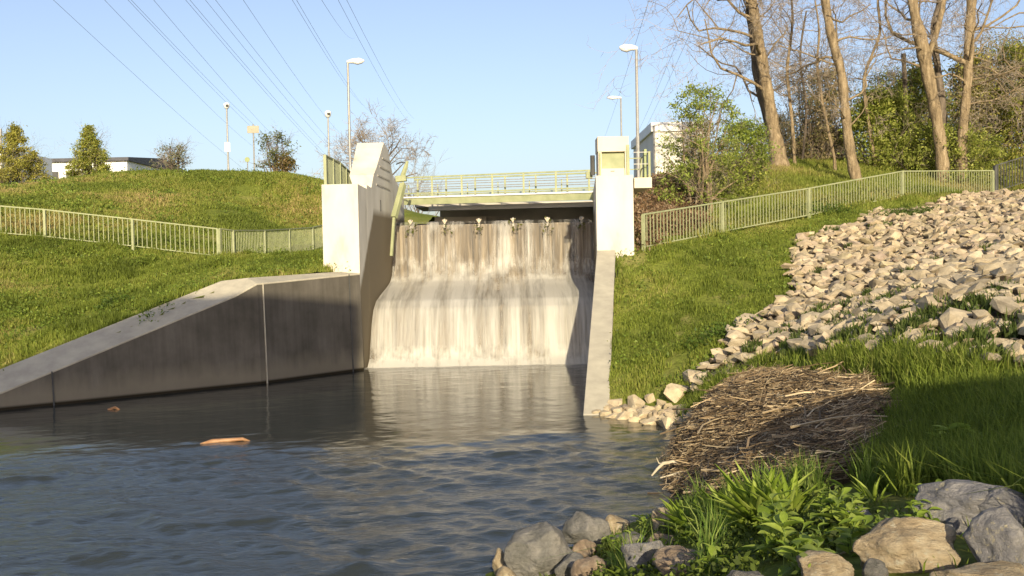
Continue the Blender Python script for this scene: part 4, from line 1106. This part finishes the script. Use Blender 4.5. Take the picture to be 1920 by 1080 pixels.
X_, Y_, Z_ = [], [], []
for (px, py, rad) in ((1325, 752, 34), (1345, 735, 26), (1310, 775, 22), (1480, 694, 34), (1560, 692, 30), (1640, 700, 44), (1700, 690, 48), (1760, 700, 44), (1600, 690, 28), (1420, 694, 24), (1830, 712, 40)):
    g = G(px, py); sg_ = rad / (1900 / g.y) * .6; n = int(900 * (sg_ / .2) ** 2) + 200
    xx = g.x + rng.normal(0, sg_, n); yy = g.y + rng.normal(0, sg_, n); X_.append(xx); Y_.append(yy); Z_.append(hR(xx, yy) + .02)
x, y, z = map(np.concatenate, (X_, Y_, Z_))
blades('tuft_grass', x, y, z, .27, .016, GN_, .5)
# foreground low ground cover
fg = [(930, 1040), (1040, 985), (1150, 1000), (1230, 960), (1280, 905), (1420, 895), (1560, 925), (1680, 950), (1760, 940), (2050, 960), (2050, 1200), (800, 1200)]
x, y, z = scatter('R', fg, 4, 14, 26000, -1, 6, 5, 61, thresh=.15)
k = rng.random(len(x)) < .35; x, y, z = x[k], y[k], z[k]
blades('low_grass', x, y, z, .10, .012, GN_, .7, tonep=.4 + wig(x, y, 3, 62))

def leaf_shape(name, L, w, col, fold=.25, curl=.25):
    mb = MB(); n = 6
    V = []; 
    for i in range(n + 1):
        t = i / n; ww = w * .5 * math.sin(math.pi * min(1, t ** .75)) ** .9 if 0 < i < n else 0.001
        zc = -curl * L * t * t
        V += [(-ww, L * t, zc + ww * fold * 2), (0, L * t, zc), (ww, L * t, zc + ww * fold * 2)]
    Fc = []
    for i in range(n):
        a = i * 3
        Fc += [(a, a + 1, a + 4, a + 3), (a + 1, a + 2, a + 5, a + 4)]
    c = np.tile(np.array(col), (len(V), 1)) * np.random.default_rng(len(name)).uniform(.9, 1.1, (len(V), 1))
    return np_mesh(name, np.array(V), np.array(Fc), MT['leaf'], c, smooth=True)
LSH = [leaf_shape('leaf', .11, .055, c) for c in ((.19, .27, .03), (.27, .36, .05), (.34, .42, .08))]
LON = [leaf_shape('leaf', .22, .045, c, .35, .18) for c in ((.20, .28, .03), (.29, .37, .05), (.37, .44, .09))]
def broad_plant(px, py, n_stem, hgt, label, leafs, group, seed, lsc=1.0, arms=6):
    g = G(px, py); r = random.Random(seed)
    root = empty('leafy_weed', g, label, 'plant', group)
    for s in range(n_stem):
        a = r.uniform(0, 6.28); d = r.uniform(0, .12); bx, by = math.cos(a) * d, math.sin(a) * d
        h = hgt * r.uniform(.6, 1.1); lx, ly = math.cos(a) * h * .3, math.sin(a) * h * .3
        pts = [(bx, by, -.05), (bx + lx * .4, by + ly * .4, h * .5), (bx + lx, by + ly, h)]
        MB().tube(pts, [.006, .005, .003], 5).build('stem', MT['leafstem'], root)
        for k in range(arms):
            t = .35 + .65 * k / (arms - 1); az = a + k * 2.4 + r.uniform(-.3, .3)
            p = Vector(pts[0]).lerp(Vector(pts[2]), t)
            o = link('leaf', r.choice(leafs), root, p, (R(r.uniform(5, 45)), r.uniform(-.3, .3), az))
            sc = 1.4 * lsc * r.uniform(.7, 1.2) * (1.1 - .4 * t); o.scale = (sc, sc, sc)
m_, n_, b_, o_ = newmat('leaf_stem'); b_.inputs['Base Color'].default_value = (.12, .17, .04, 1); MT['leafstem'] = m_
PL = [(1545, 1010, 4, .36, 'tall broad leaved weed with single large rounded leaf beside the ochre boulder', LSH, 1.25),
      (1485, 1020, 4, .32, 'weed with pointed paired leaves in front of the strap leaf clump', LSH, 1.15),
      (1420, 1060, 4, .28, 'broad leaved weed over the dark rock at the bottom edge', LSH, 1.2),
      (1500, 1075, 4, .22, 'low weed at the bottom edge beside the pale slab', LSH, 1.1),
      (1360, 1005, 5, .24, 'bushy small leaved weed among the long grass blades', LSH, .8),
      (1570, 965, 6, .20, 'bright small leaved weed beside the half buried grey stone', LSH, .75),
      (1530, 955, 6, .20, 'light green weed beyond the large rounded leaf', LSH, .75),
      (1680, 990, 4, .12, 'little bright weed on top of the ochre boulder', LSH, .6),
      (1625, 965, 5, .12, 'little bright weed hugging the far side of the ochre boulder', LSH, .6),
      (1600, 1000, 6, .24, 'spreading weed between the half buried grey stone and the ochre boulder', LSH, .9),
      (1480, 1045, 5, .26, 'light weed low between the two broad leaved ones', LSH, 1.1),
      (1760, 1000, 5, .18, 'weed hanging over the ochre boulder from the small grey stone', LSH, .7),
      (1580, 1040, 5, .24, 'weed beside the pale peeled stick', LSH, 1.0),
      (1745, 960, 5, .2, 'weed in front of the long dark grey boulder', LSH, .8),
      (1820, 1035, 4, .16, 'small upright weed in the gap beside the veined grey boulder', LSH, .65),
      (1165, 1030, 6, .16, 'creeping weed over the dark flat stone by the water', LSH, .8),
      (1215, 1005, 6, .18, 'small weed trailing beside the tan waterside stone', LSH, .8),
      (1130, 1078, 6, .18, 'weed beside the pinkish rock at the bottom edge', LSH, .8),
      (1285, 1020, 6, .2, 'reddish tipped low weed above the angular reddish rock', LSH, .75),
      (1345, 1078, 5, .22, 'weed filling the gap next to the angular reddish rock', LSH, .9),
      (1440, 1000, 5, .22, 'dark centred weed between the two broad leaved weeds', LSH, .9),
      (1810, 870, 5, .28, 'shaded dull leaved dock plant in the tall dark grass', LSH, 1.7),
      (1750, 905, 4, .2, 'shaded broad weed at the grass edge behind the long boulder', LSH, 1.3)]
for i, (px, py, ns, hg, lab, lf, sc) in enumerate(PL):
    broad_plant(px, py, ns, hg, lab, lf, 'weeds among the foreground rocks', 900 + i, sc, 7)
def strap_plant(px, py, n, L, label, seed, spread=.09, upright=55):
    g = G(px, py); r = random.Random(seed)
    root = empty('strap_leaf_plant', g, label, 'plant', 'strap leaved clumps by the water')
    for k in range(n):
        az = r.uniform(0, 6.28); d = r.uniform(0, spread); p = Vector((math.cos(az) * d, math.sin(az) * d, -.02))
        o = link('leaf', r.choice(LON), root, p, (R(r.gauss(upright, 14)), 0, az - math.pi / 2 + r.gauss(0, .3)))
        sc = L / .22 * r.uniform(.75, 1.4); o.scale = (sc * .62, sc, sc)
for i, (px, py, n, L, lab, sp_, upr) in enumerate((
      (1300, 1000, 50, .36, 'strap leaved clump at the waterside end of the weeds', .14, 48),
      (1345, 1000, 16, .24, 'low strap leaved clump below the waterside clump', .12, 42),
      (1372, 985, 55, .36, 'arching strap leaved clump next to the stick heap shade', .13, 52),
      (1432, 990, 70, .46, 'tallest upright strap leaved clump before the stick heap', .12, 66),
      (1485, 980, 55, .36, 'dense strap leaved clump beside the tallest clump', .13, 56),
      (1405, 1000, 22, .28, 'dense short strap leaved clump below the tallest clump', .14, 45),
      (1180, 1085, 18, .20, 'small strap leaved tuft at the bottom edge by the blue grey rock', .08, 50),
      (1640, 942, 12, .22, 'shaded strap leaved tuft in front of the long boulder', .1, 60))):
    strap_plant(px, py, n, L, lab, 1200 + i, sp_, upr)
# small ground cover leaves between the plants
x, y, z = scatter('R', [(1100, 1075), (1150, 1010), (1240, 975), (1290, 935), (1420, 925), (1560, 940), (1640, 965), (1600, 1010), (1560, 1050), (1400, 1200), (1080, 1200)], 5, 14, 60000, -1, 5, 5, 71, thresh=.26)
leaf_cloud('ground_cover', np.stack([x, y, z + .05 + .07 * rng.random(len(x))], -1), MT['leaf'], .05, [(.08, .11, .016), (.12, .16, .025), (.18, .23, .04), (.05, .07, .012)], n_per=2, spread=.03, aspect=.6, kind='stuff')
# long grass blades sprays
X_, Y_, Z_ = [], [], []
for (px, py, n) in ((1310, 955, 60), (1370, 960, 90), (1430, 950, 120), (1500, 930, 160), (1530, 940, 120), (1340, 1040, 120), (1290, 1000, 60), (1330, 1075, 80), (1190, 1085, 60), (1460, 940, 110), (1170, 1080, 40), (1240, 1060, 20), (1630, 930, 60)):
    g = G(px, py); a = rng.uniform(0, 6.28, n); d = rng.uniform(0, .09, n)
    X_.append(g.x + np.cos(a) * d); Y_.append(g.y + np.sin(a) * d); Z_.append(np.full(n, g.z))
x, y, z = map(np.concatenate, (X_, Y_, Z_))
blades('long_grass', x, y, z, .36, .012, [(.12, .20, .03), (.19, .27, .05), (.27, .33, .08)], .55, jit=.3)

# ------------------------------------------------------------------ trees
def grow(mb, twb, p, d, L, r, depth, rs, up=.05, spread=.6, tips=None, seg=5, crook=.22, minr=.004, thin=.012, kids=(2, 4)):
    """one branch with child branches"""
    pts = [p.copy()]; rad = [r]; cur = p.copy(); dd = d.normalized()
    for i in range(seg):
        dd = (dd + Vector((rs.gauss(0, crook), rs.gauss(0, crook), rs.gauss(0, crook) + up))).normalized()
        cur = cur + dd * (L / seg); pts.append(cur.copy()); rad.append(r * (1 - .62 * (i + 1) / seg))
    tgt = mb if r > thin else twb
    tgt.tube(pts, rad, 7 if r > .06 else (5 if r > .02 else 3), cap=False)
    if tips is not None and depth <= 1: tips += [tuple(q) for q in pts[1:]]
    if depth <= 0: return
    for k in range(rs.randint(*kids)):
        t = rs.uniform(.3, 1.0); i = min(seg - 1, int(t * seg)); f = t * seg - i
        q = pts[i].lerp(pts[i + 1], min(1, f)); ax = (pts[i + 1] - pts[i]).normalized()
        side = ax.cross(Vector((rs.gauss(0, 1), rs.gauss(0, 1), rs.gauss(0, 1)))).normalized()
        nd = (ax * rs.uniform(.5, 1) + side * spread * rs.uniform(.7, 1.5)).normalized()
        nr = max(minr, rad[i] * rs.uniform(.38, .62))
        grow(mb, twb, q, nd, L * rs.uniform(.5, .8), nr, depth - 1, rs, up, spread, tips, max(3, seg - 1), crook * 1.08, minr, thin, kids)
def trunk_tree(name, path, radii, label, seed, Y, limbs, group='tall bare trees on the bank', mat='bark', depth=4, buds=True):
    rs = random.Random(seed); g0 = P(*path[0], Y)
    root = empty(name, (0, 0, 0), label, 'tree', group)
    mb = MB(); tw = MB(); tips = []
    pts = [P(px, py, Y + rs.uniform(-.1, .1)) for px, py in path]
    # smooth path
    sm, rd = [], []
    n = len(pts)
    for i in range(n - 1):
        p0, p1, p2, p3 = pts[max(i-1, 0)], pts[i], pts[i+1], pts[min(i+2, n-1)]
        for k in range(4):
            t = k / 4
            sm.append(.5 * ((2 * p1) + (p2 - p0) * t + (2 * p0 - 5 * p1 + 4 * p2 - p3) * t * t + (3 * p1 - p0 - 3 * p2 + p3) * t ** 3)); rd.append(radii[i] + (radii[i+1] - radii[i]) * t)
    sm.append(pts[-1]); rd.append(radii[-1])
    base = sm[0].copy(); base.z -= .6; sm.insert(0, base); rd.insert(0, rd[0] * 1.25)
    tb = MB(); tb.tube(sm, [.86 * r * (1 + .10 * math.sin(i * 1.9 + seed)) for i, r in enumerate(rd)], 14)
    tr = tb.build('trunk', MT[mat], root, smooth=True)
    for (t, dx, dy, dz, L, r) in limbs:
        i = min(len(sm) - 2, int(t * (len(sm) - 1)))
        grow(mb, tw, sm[i], Vector((dx, dy, dz)), L, r * .72, depth + 1, rs, .03, .7, tips, 6, .3, .008, .012, (2, 3))
    if mb.v: mb.build('limbs', MT[mat], root, smooth=True)
    if tw.v:
        o = tw.build('twigs', MT['twig'], root); o['kind'] = 'stuff'
    return root, tips
Yt = 49
def rl(seed, n, t0, t1, L, r, rightward=0):
    rs = random.Random(seed); out = []
    for k in range(n):
        a = rs.uniform(0, 6.28)
        out.append((rs.uniform(t0, t1), math.cos(a) + rightward, math.sin(a) * .7, rs.uniform(.0, .7), L * rs.uniform(.6, 1.2), r * rs.uniform(.6, 1.2)))
    return out
trunk_tree('bare_tree', [(1462, 306), (1452, 250), (1442, 190), (1430, 120), (1420, 60), (1412, 10), (1404, -60), (1398, -160)], [.52, .36, .33, .30, .28, .26, .24, .2],
           'thick pale twisting trunk nearest the leafy shrub, its branches reaching over it', 1, Yt,
           [(.36, -1, -.3, .35, 5.2, .11), (.5, -1, -.4, .25, 5.6, .12), (.56, -1, 0, .5, 4.6, .10), (.66, -1, .2, .35, 4.8, .10), (.75, -1, -.2, .4, 4.4, .09), (.45, .7, 0, .8, 3, .07), (.6, .8, .2, .8, 3.2, .07)] + rl(1, 8, .5, 1, 3.2, .07, -.3))
trunk_tree('bare_tree', [(1450, 268), (1432, 200), (1418, 140), (1412, 80), (1404, 20), (1398, -60)], [.20, .22, .20, .19, .17, .14],
           'dark slender trunk twisting behind the thick pale trunk', 2, Yt + 1.2, rl(2, 6, .3, 1, 3.5, .07, -.5) + [(.3, -1, -.2, .2, 4.5, .09)], mat='bark_dark')
trunk_tree('bare_tree', [(1618, 368), (1604, 330), (1592, 270), (1585, 210), (1578, 140), (1562, 80), (1550, 20), (1540, -60), (1535, -150)], [.38, .30, .26, .25, .24, .23, .22, .2, .16],
           'leaning pale trunk whose foot stands right behind the barred fence', 3, Yt - 3, rl(3, 12, .35, 1, 3.3, .08) + [(.45, .9, 0, .5, 3, .08), (.55, -.9, 0, .5, 3, .07)])
trunk_tree('bare_tree', [(1768, 318), (1762, 260), (1752, 200), (1738, 130), (1728, 80), (1714, 20), (1704, -60), (1700, -140)], [.36, .33, .31, .36, .38, .26, .24, .2],
           'stout pale trunk forking high up, left one of the close pair', 4, Yt, [(.5, .22, 0, 1, 7.5, .22)] + rl(4, 12, .4, 1, 3.2, .09))
trunk_tree('bare_tree', [(1804, 320), (1805, 250), (1812, 180), (1816, 120), (1818, 60), (1822, 0), (1826, -80)], [.30, .27, .25, .26, .28, .26, .22],
           'straight pale trunk standing beside the stout forking one', 5, Yt + .4, [(.55, -.4, 0, 1, 6, .18), (.6, 1, 0, .6, 5, .1), (.7, 1, -.2, .4, 5, .09), (.35, 1, .1, .3, 4, .07)] + rl(5, 10, .4, 1, 3.6, .08, .3))
trunk_tree('bare_tree', [(1760, 300), (1768, 220), (1760, 140), (1750, 60), (1762, 0), (1770, -60)], [.22, .22, .2, .18, .15, .1], 'dark trunk half hidden behind the stout forking trunk', 6, Yt + 2, rl(6, 8, .3, 1, 3, .07), mat='bark_dark')
trunk_tree('bare_tree', [(1490, 305), (1486, 240), (1480, 180), (1476, 130), (1482, 80), (1486, 30), (1480, -40)], [.10, .10, .09, .09, .08, .07, .05], 'thin forked tree just beyond the thick pale trunk', 7, Yt + 1, rl(7, 12, .35, 1, 3, .045))
trunk_tree('bare_tree', [(1565, 300), (1552, 240), (1540, 180), (1532, 120), (1536, 60), (1528, 0)], [.09, .09, .08, .07, .06, .04], 'thin crooked sapling between the thick and the leaning trunks', 8, Yt + 1, rl(8, 10, .3, 1, 2.6, .04))
trunk_tree('bare_tree', [(1640, 300), (1624, 200), (1620, 150), (1632, 110), (1650, 60), (1646, 0), (1655, -50)], [.10, .10, .09, .08, .08, .07, .05], 'thin wavy tree between the leaning trunk and the close pair', 9, Yt + 3, rl(9, 12, .2, 1, 2.8, .045))
trunk_tree('bare_tree', [(1700, 300), (1698, 200), (1696, 140), (1694, 100)], [.16, .15, .14, .13], 'short broken trunk stub poking out of the bushes', 10, Yt + 4, rl(10, 1, .5, .9, 1.6, .03), mat='bark_dark')
trunk_tree('bare_tree', [(1930, 320), (1925, 200), (1932, 100), (1940, 0), (1950, -80)], [.2, .2, .18, .15, .1], 'bare tree at the far edge reaching thin limbs over the bushes', 11, Yt + 3, rl(11, 16, .3, 1, 4.2, .07, -.6))
trunk_tree('bare_tree', [(1505, 300), (1512, 200), (1500, 110), (1512, 20)], [.08, .08, .07, .05], 'spindly dark sapling in the gap before the brown thicket', 12, Yt + 5, rl(12, 12, .3, 1, 2.6, .04), mat='bark_dark')

# bare round tree behind the stepped pier
rs = random.Random(50); Yb = 82; g0 = P(715, 335, Yb)
rt = empty('round_bare_tree', (0, 0, 0), 'rounded bare tree behind the stepped white pier', 'tree')
tb, tw = MB(), MB(); p0 = Vector((g0.x, Yb, 4.5)); p1 = P(712, 300, Yb)
tb.tube([p0, p0.lerp(p1, .5) + Vector((.1, 0, 0)), p1], [.3, .25, .22], 8); tb.build('trunk', MT['bark_dark'], rt, smooth=True)
lm = MB()
for k in range(13):
    a = k / 13 * 6.28; t = rs.uniform(.5, 1)
    grow(lm, tw, p0.lerp(p1, t), Vector((math.cos(a) * .95, math.sin(a) * .7, rs.uniform(.3, 1.2))), 3.1, .09, 5, rs, .02, .6, None, 4, .18, .012, .03, (2, 4))
lm.build('limbs', MT['bark_dark'], rt); tw.build('twigs', MT['twig'], rt)['kind'] = 'stuff'
rt2 = empty('bare_bush', (0, 0, 0), 'low bare bush seen through the end of the bridge railing', 'bush')
tw = MB(); lm = MB()
for k in range(12):
    q = P(rs.uniform(765, 800), 336, 78); grow(lm, tw, Vector((q.x, q.y, 5.5)), Vector((rs.gauss(0, .3), rs.gauss(0, .3), 1)), 3.2, .05, 3, rs, .03, .5, None, 4, .2, .01, .03)
lm.build('limbs', MT['bark_dark'], rt2); tw.build('twigs', MT['twig'], rt2)['kind'] = 'stuff'

def ellipsoid_pts(c, rad, n, seed, shell=.55, lump=.35):
    r = np.random.default_rng(seed); v = r.normal(0, 1, (n, 3)); v /= np.linalg.norm(v, axis=1)[:, None]
    lum = 1 + lump * (wig(v[:, 0] * 3 + v[:, 2] * 2, v[:, 1] * 3 - v[:, 2], 1.6, seed) * 2.5)
    q = r.uniform(shell, 1, n) ** .6
    return np.asarray(c) + v * np.asarray(rad) * (lum * q)[:, None]
def bushy(name, px0, px1, py0, py1, Y, label, cat, cols, n, size, seed, group=None, stems=6, clumps=40, cr=.35, taper=False, gz=None, stemmat='bark_dark', wood=True):
    """a shrub or tree: stems plus leaf clumps filling the box of picture columns and rows at depth Y"""
    a, b = P(px0, py1, Y), P(px1, py0, Y); cx = (a.x + b.x) / 2; wx = (b.x - a.x) / 2; z0, z1 = a.z, b.z
    z0g = gz if gz is not None else z0
    root = empty(name, (0, 0, 0), label, cat, group)
    rs = random.Random(seed); r = np.random.default_rng(seed)
    cc = []
    for k in range(clumps):
        t = rs.random() ** (1.35 if taper else .8); f = (1 - t) ** .95 if taper else math.sqrt(max(0.05, 1 - (t * 1.0 - .35) ** 2 / .5))
        ang = rs.uniform(0, 6.28); rad = rs.random() ** .5
        cc.append((cx + math.cos(ang) * wx * rad * f * .92, Y + math.sin(ang) * wx * rad * f * .8, z0 + (z1 - z0) * t * .96))
    cc = np.array(cc)
    if wood:
        mb = MB(); tw = MB()
        for k in range(stems):
            tgt = Vector(cc[rs.randrange(len(cc))]); p = Vector((cx + rs.gauss(0, wx * .18), Y + rs.gauss(0, .3), z0g - .2))
            mid = p.lerp(tgt, .5) + Vector((rs.gauss(0, .15), rs.gauss(0, .15), .2))
            mb.tube([p, mid, tgt], [.05, .035, .012], 5, cap=False)
            for j in range(5):
                grow(mb, tw, p.lerp(tgt, rs.uniform(.3, 1)), Vector((rs.gauss(0, 1), rs.gauss(0, 1), rs.uniform(.2, 1))), wx * .6, .018, 2, rs, .05, .6, None, 4, .2, .004, .012)
        mb.build('stems', MT[stemmat], root)
        if tw.v: tw.build('twigs', MT['twig'], root)['kind'] = 'stuff'
    per = max(1, n // clumps); pts = []
    for c in cc:
        s = cr * rs.uniform(.6, 1.5); pts.append(c + r.normal(0, 1, (per, 3)) * np.array([s, s, s * .75]) * .6)
    pts = np.concatenate(pts)
    # each clump a little lighter or darker
    o = leaf_cloud('crown', pts, MT['leaf'], size, cols, root, 1, .02, rs=r)
    return root
CA = [(.22, .26, .045), (.30, .34, .06), (.38, .39, .09), (.17, .20, .035)]
OL = [(.30, .29, .05), (.38, .36, .07), (.44, .39, .10), (.20, .21, .04)]
BR = [(.25, .21, .10), (.34, .27, .13), (.20, .21, .07), (.40, .33, .18)]
bushy('young_tree', -50, 108, 232, 350, 70, 'bushy olive young tree on the mound end beside the building sliver', 'tree', OL, 16000, .15, 201, 'young trees by the warehouse', 16, 170, .26, True, 6.5)
bushy('young_tree', 118, 218, 232, 330, 72, 'pointed green young tree standing before the warehouse corner', 'tree', CA + OL[:2], 13000, .15, 202, 'young trees by the warehouse', 14, 130, .24, True, 7)
bushy('sparse_bush', 280, 365, 272, 322, 64, 'sparse twiggy bush budding alone on the mound crest', 'bush', [(.22, .23, .12), (.30, .28, .18), (.16, .18, .08)], 1100, .13, 203, 'small bushes on the mound crest', 14, 40, .3, False)
bushy('sparse_bush', 478, 552, 248, 322, 63, 'taller sparse bush beside the road sign on the mound crest', 'bush', [(.14, .17, .06), (.20, .22, .09)], 1500, .14, 204, 'small bushes on the mound crest', 14, 40, .3, False)
bushy('low_bush', 520, 552, 292, 328, 62, 'small orange brown bush at the foot of the taller sparse bush', 'bush', [(.20, .14, .05), (.26, .18, .07), (.12, .13, .03)], 1500, .14, 205, None, 4, 20, .25)
FR = [(.19, .24, .04), (.26, .32, .06), (.33, .37, .09)]
bushy('leafy_shrub', 1228, 1405, 155, 395, 40, 'tall fresh green shrub beside the white building, its arching stems bare below', 'bush', FR, 6500, .115, 206, None, 18, 130, .24, False, None, 'bark')
bushy('leafy_shrub', 1225, 1430, 260, 405, 42, 'darker low shrub under the tall fresh green one', 'bush', CA + FR[:1], 9000, .12, 207, None, 10, 120, .34)
bushy('leafy_shrub', 1350, 1450, 225, 330, 43, 'bright green bush leaning against the thick pale trunk', 'bush', FR[:2], 7000, .12, 208, None, 8, 80, .30)
bushy('thicket_bush', 1490, 1600, 125, 335, 55, 'brown leafless thicket behind the leaning trunk', 'bush', BR, 10000, .15, 209, 'thicket along the bank top', 16, 120, .42)
bushy('thicket_bush', 1585, 1715, 165, 350, 53, 'dense green bush between the leaning trunk and the close pair', 'bush', CA, 20000, .16, 210, 'thicket along the bank top', 14, 170, .50)
bushy('thicket_bush', 1660, 1790, 120, 350, 56, 'mid green bush behind the stout forking trunk', 'bush', CA + BR[:1], 18000, .17, 211, 'thicket along the bank top', 14, 150, .52)
bushy('thicket_bush', 1765, 1885, 95, 345, 56, 'olive brown bush rising beside the straight trunk', 'bush', OL + BR, 18000, .17, 212, 'thicket along the bank top', 16, 150, .52)
bushy('thicket_bush', 1840, 2000, 80, 340, 55, 'broad olive bush at the far edge above the dark fence', 'bush', OL + CA, 20000, .17, 213, 'thicket along the bank top', 16, 170, .55)
bushy('thicket_bush', 1640, 1900, 235, 360, 51, 'low dark green brush along the fence under the close pair', 'bush', CA, 18000, .14, 214, 'thicket along the bank top', 10, 160, .38)
bushy('thicket_bush', 1400, 1520, 215, 330, 56, 'thin brown brush behind the thick pale trunk', 'bush', BR, 5000, .12, 215, 'thicket along the bank top', 16, 70, .4)
bushy('thicket_bush', 1470, 1630, 240, 345, 57, 'dark low brush filling below the brown thicket', 'bush', BR + CA[:1], 14000, .15, 216, 'thicket along the bank top', 10, 120, .45)
bushy('thicket_bush', 1930, 2150, 100, 350, 58, 'bush mass beyond the edge of the view', 'bush', OL + CA, 9000, .2, 217, 'thicket along the bank top', 6, 90, .6)
bushy('thicket_bush', 1600, 1760, 130, 260, 58, 'airy budding branches above the green bushes behind the leaning trunk', 'bush', OL + CA, 6000, .11, 230, 'thicket along the bank top', 26, 160, .5, False, 7.5)
bushy('thicket_bush', 1780, 1960, 60, 260, 58, 'airy budding branches above the olive bushes at the far edge', 'bush', OL + BR, 7000, .11, 231, 'thicket along the bank top', 28, 180, .5, False, 7.5)
bushy('thicket_bush', 1440, 1560, 120, 290, 58, 'airy brownish branches between the thick pale trunk and the brown thicket', 'bush', BR, 3500, .11, 232, 'thicket along the bank top', 24, 120, .5, False, 7.5)
# broadleaf weeds along the top of the bank grass
for i, (px, py, s, lab) in enumerate(((1560, 402, .5, 'dark green weed patch on the grass under the fence middle'), (1700, 405, .6, 'creeping green patch lying over the upper stones'), (640, 492, .35, 'grass tuft at the foot of the stepped pier'),
                                      (215, 580, .22, 'dark leafy weed at the coping of the long wing wall'), (1350, 640, .4, 'leafy weed on the grass beside the narrow stone strip'))):
    g = G(px, py, 'L' if px < 900 else 'R')
    r = np.random.default_rng(500 + i); n = 900
    c = np.stack([g.x + r.normal(0, s, n), g.y + r.normal(0, s * .6, n), np.zeros(n)], -1); c[:, 2] = (hL if px < 900 else hR)(c[:, 0], c[:, 1]) + r.uniform(.05, .22, n)
    o = leaf_cloud('weed_patch', c, MT['leaf'], .09, [(.06, .10, .015), (.09, .14, .02), (.12, .18, .03)], kind='stuff', rs=r)
    tag(o, lab, 'plant')
# low broad herbs that roughen the turf
for side_, poly, ya, yb, xa, xb, nn, sd in (('L', lb, 20, 40, -24, -4, 380, 81), ('R', rb, 20, 40, 2, 16, 150, 82), ('L', mo, 40, 64, -46, -6, 200, 83)):
    x, y, z = scatter(side_, poly, ya, yb, nn * 6, xa, xb, 1.3, sd, thresh=.02)
    f_ = hL if side_ == 'L' else hR; r = np.random.default_rng(sd); per = 34; big_ = 1.7 if sd == 83 else 1
    rad = np.repeat(r.uniform(.08, .30, len(x)), per) * big_
    cx_ = np.repeat(x, per) + r.normal(0, 1, len(rad)) * rad; cy_ = np.repeat(y, per) + r.normal(0, 1, len(rad)) * rad
    if side_ == 'R': kk = (cx_ > 2.1 + (cy_ - 22) * .119) | (cy_ > 31.5); cx_, cy_, rad = cx_[kk], cy_[kk], rad[kk]
    c = np.stack([cx_, cy_, f_(cx_, cy_) + .05 + r.uniform(0, .16, len(cx_))], -1)
    leaf_cloud('herb_cover', c, MT['leaf'], .07 * big_, [(.13, .19, .028), (.18, .25, .036), (.24, .30, .05), (.10, .14, .02)], kind='stuff', aspect=.6, rs=r)
# crest weeds
for k in range(6):
    x = P(770 + k * 64, 415, 37.7).x; r = np.random.default_rng(600 + k); n = 26
    zz = 4.75 - r.uniform(0, .45, n) ** 1.2
    c = np.stack([x + r.normal(0, .06, n), 37.62 + r.normal(0, .03, n), zz], -1)
    labs = ['weed tuft on the weir crest nearest the green strut', 'second weed tuft along the weir crest from the strut', 'third weed tuft along the weir crest from the strut', 'weed tuft just past the middle of the weir crest', 'last but one weed tuft towards the square pier', 'weed tuft on the weir crest nearest the square pier']
    rt_ = empty('crest_weed', (0, 0, 0), labs[k], 'plant', 'weeds on the weir crest')
    leaf_cloud('foliage', c, MT['leaf'], .14, [(.10, .12, .02), (.16, .16, .04)], rt_, rs=r)
    m = MB(); m.v = [(x - .10, 37.6, 4.88), (x - .07, 37.6, 4.90), (x, 37.6, 4.80), (x + .07, 37.6, 4.90), (x + .10, 37.6, 4.88), (x, 37.58, 4.72)]; m.f = [(0, 1, 2, 5), (5, 2, 3, 4)]
    m.build('blade', MT['pale_wood'], rt_)

# ------------------------------------------------------------------ unseen blocks added behind the camera to shade the scene
EL = math.tan(SUN_EL) / math.cos(SUN_AZ); AX = math.tan(SUN_AZ)
def back(p, Yc):
    d = p[1] - Yc; return (p[0] + AX * d, Yc, p[2] + EL * d)
YC = -6
top = [back(q, YC) for q in ((-16.8, 22.2, -.1), (-13.0, 25.2, 1.0), (-9.3, 28.2, 2.62), (-8.25, 28.0, 2.6), (-4.75, 31.2, 2.35))]
low = [(x, y, z - 3.2) for x, y, z in top]
gb_ = empty('added_shade_slab', (0, 0, 0), 'unseen slab added over the river behind the viewer to cast shade', 'bridge')  # unseen slab, added and shaped to throw the shade along the wing wall
m = MB(); n = len(top)
for yy in (YC, YC - 1.6):
    m.v += [(x, yy, z) for x, y, z in top] + [(x, yy, z) for x, y, z in low]
for i in range(n - 1):
    m.f += [(i, i+1, n+i+1, n+i), (2*n+i+1, 2*n+i, 3*n+i, 3*n+i+1), (i+1, i, 2*n+i, 2*n+i+1), (n+i, n+i+1, 3*n+i+1, 3*n+i)]
m.f += [(0, n, 3*n, 2*n), (n-1, 3*n-1, 4*n-1, 2*n-1)]
m.build('shade_slab', MT['concrete'], gb_)
MB().tube([(top[1][0], YC - .8, -1), (top[1][0], YC - .8, low[1][2] + .4)], .25, 8).build('support', MT['galv'], gb_)
# unseen block added on the bank behind the viewer: its shadow lies over the heap foot, the tall grass and the corner rocks
prof = [(3.95, 0), (3.95, 5.55), (4.12, 6.5), (4.25, 7.0), (4.85, 7.28), (5.35, 7.4), (5.9, 7.42), (6.6, 7.25), (17, 7.2), (17, 0)]
m = MB(); n = len(prof)
for yy in (-4, -9): m.v += [(x, yy, z) for x, z in prof]
m.f = [tuple(range(n)), tuple(reversed(range(n, 2 * n)))] + [(i, (i + 1) % n, n + (i + 1) % n, n + i) for i in range(n)]
g2 = empty('added_shade_block', (0, 0, 0), 'unseen concrete block added on the bank behind the viewer to cast shade', 'building')
m.build('wall', MT['concrete'], g2)
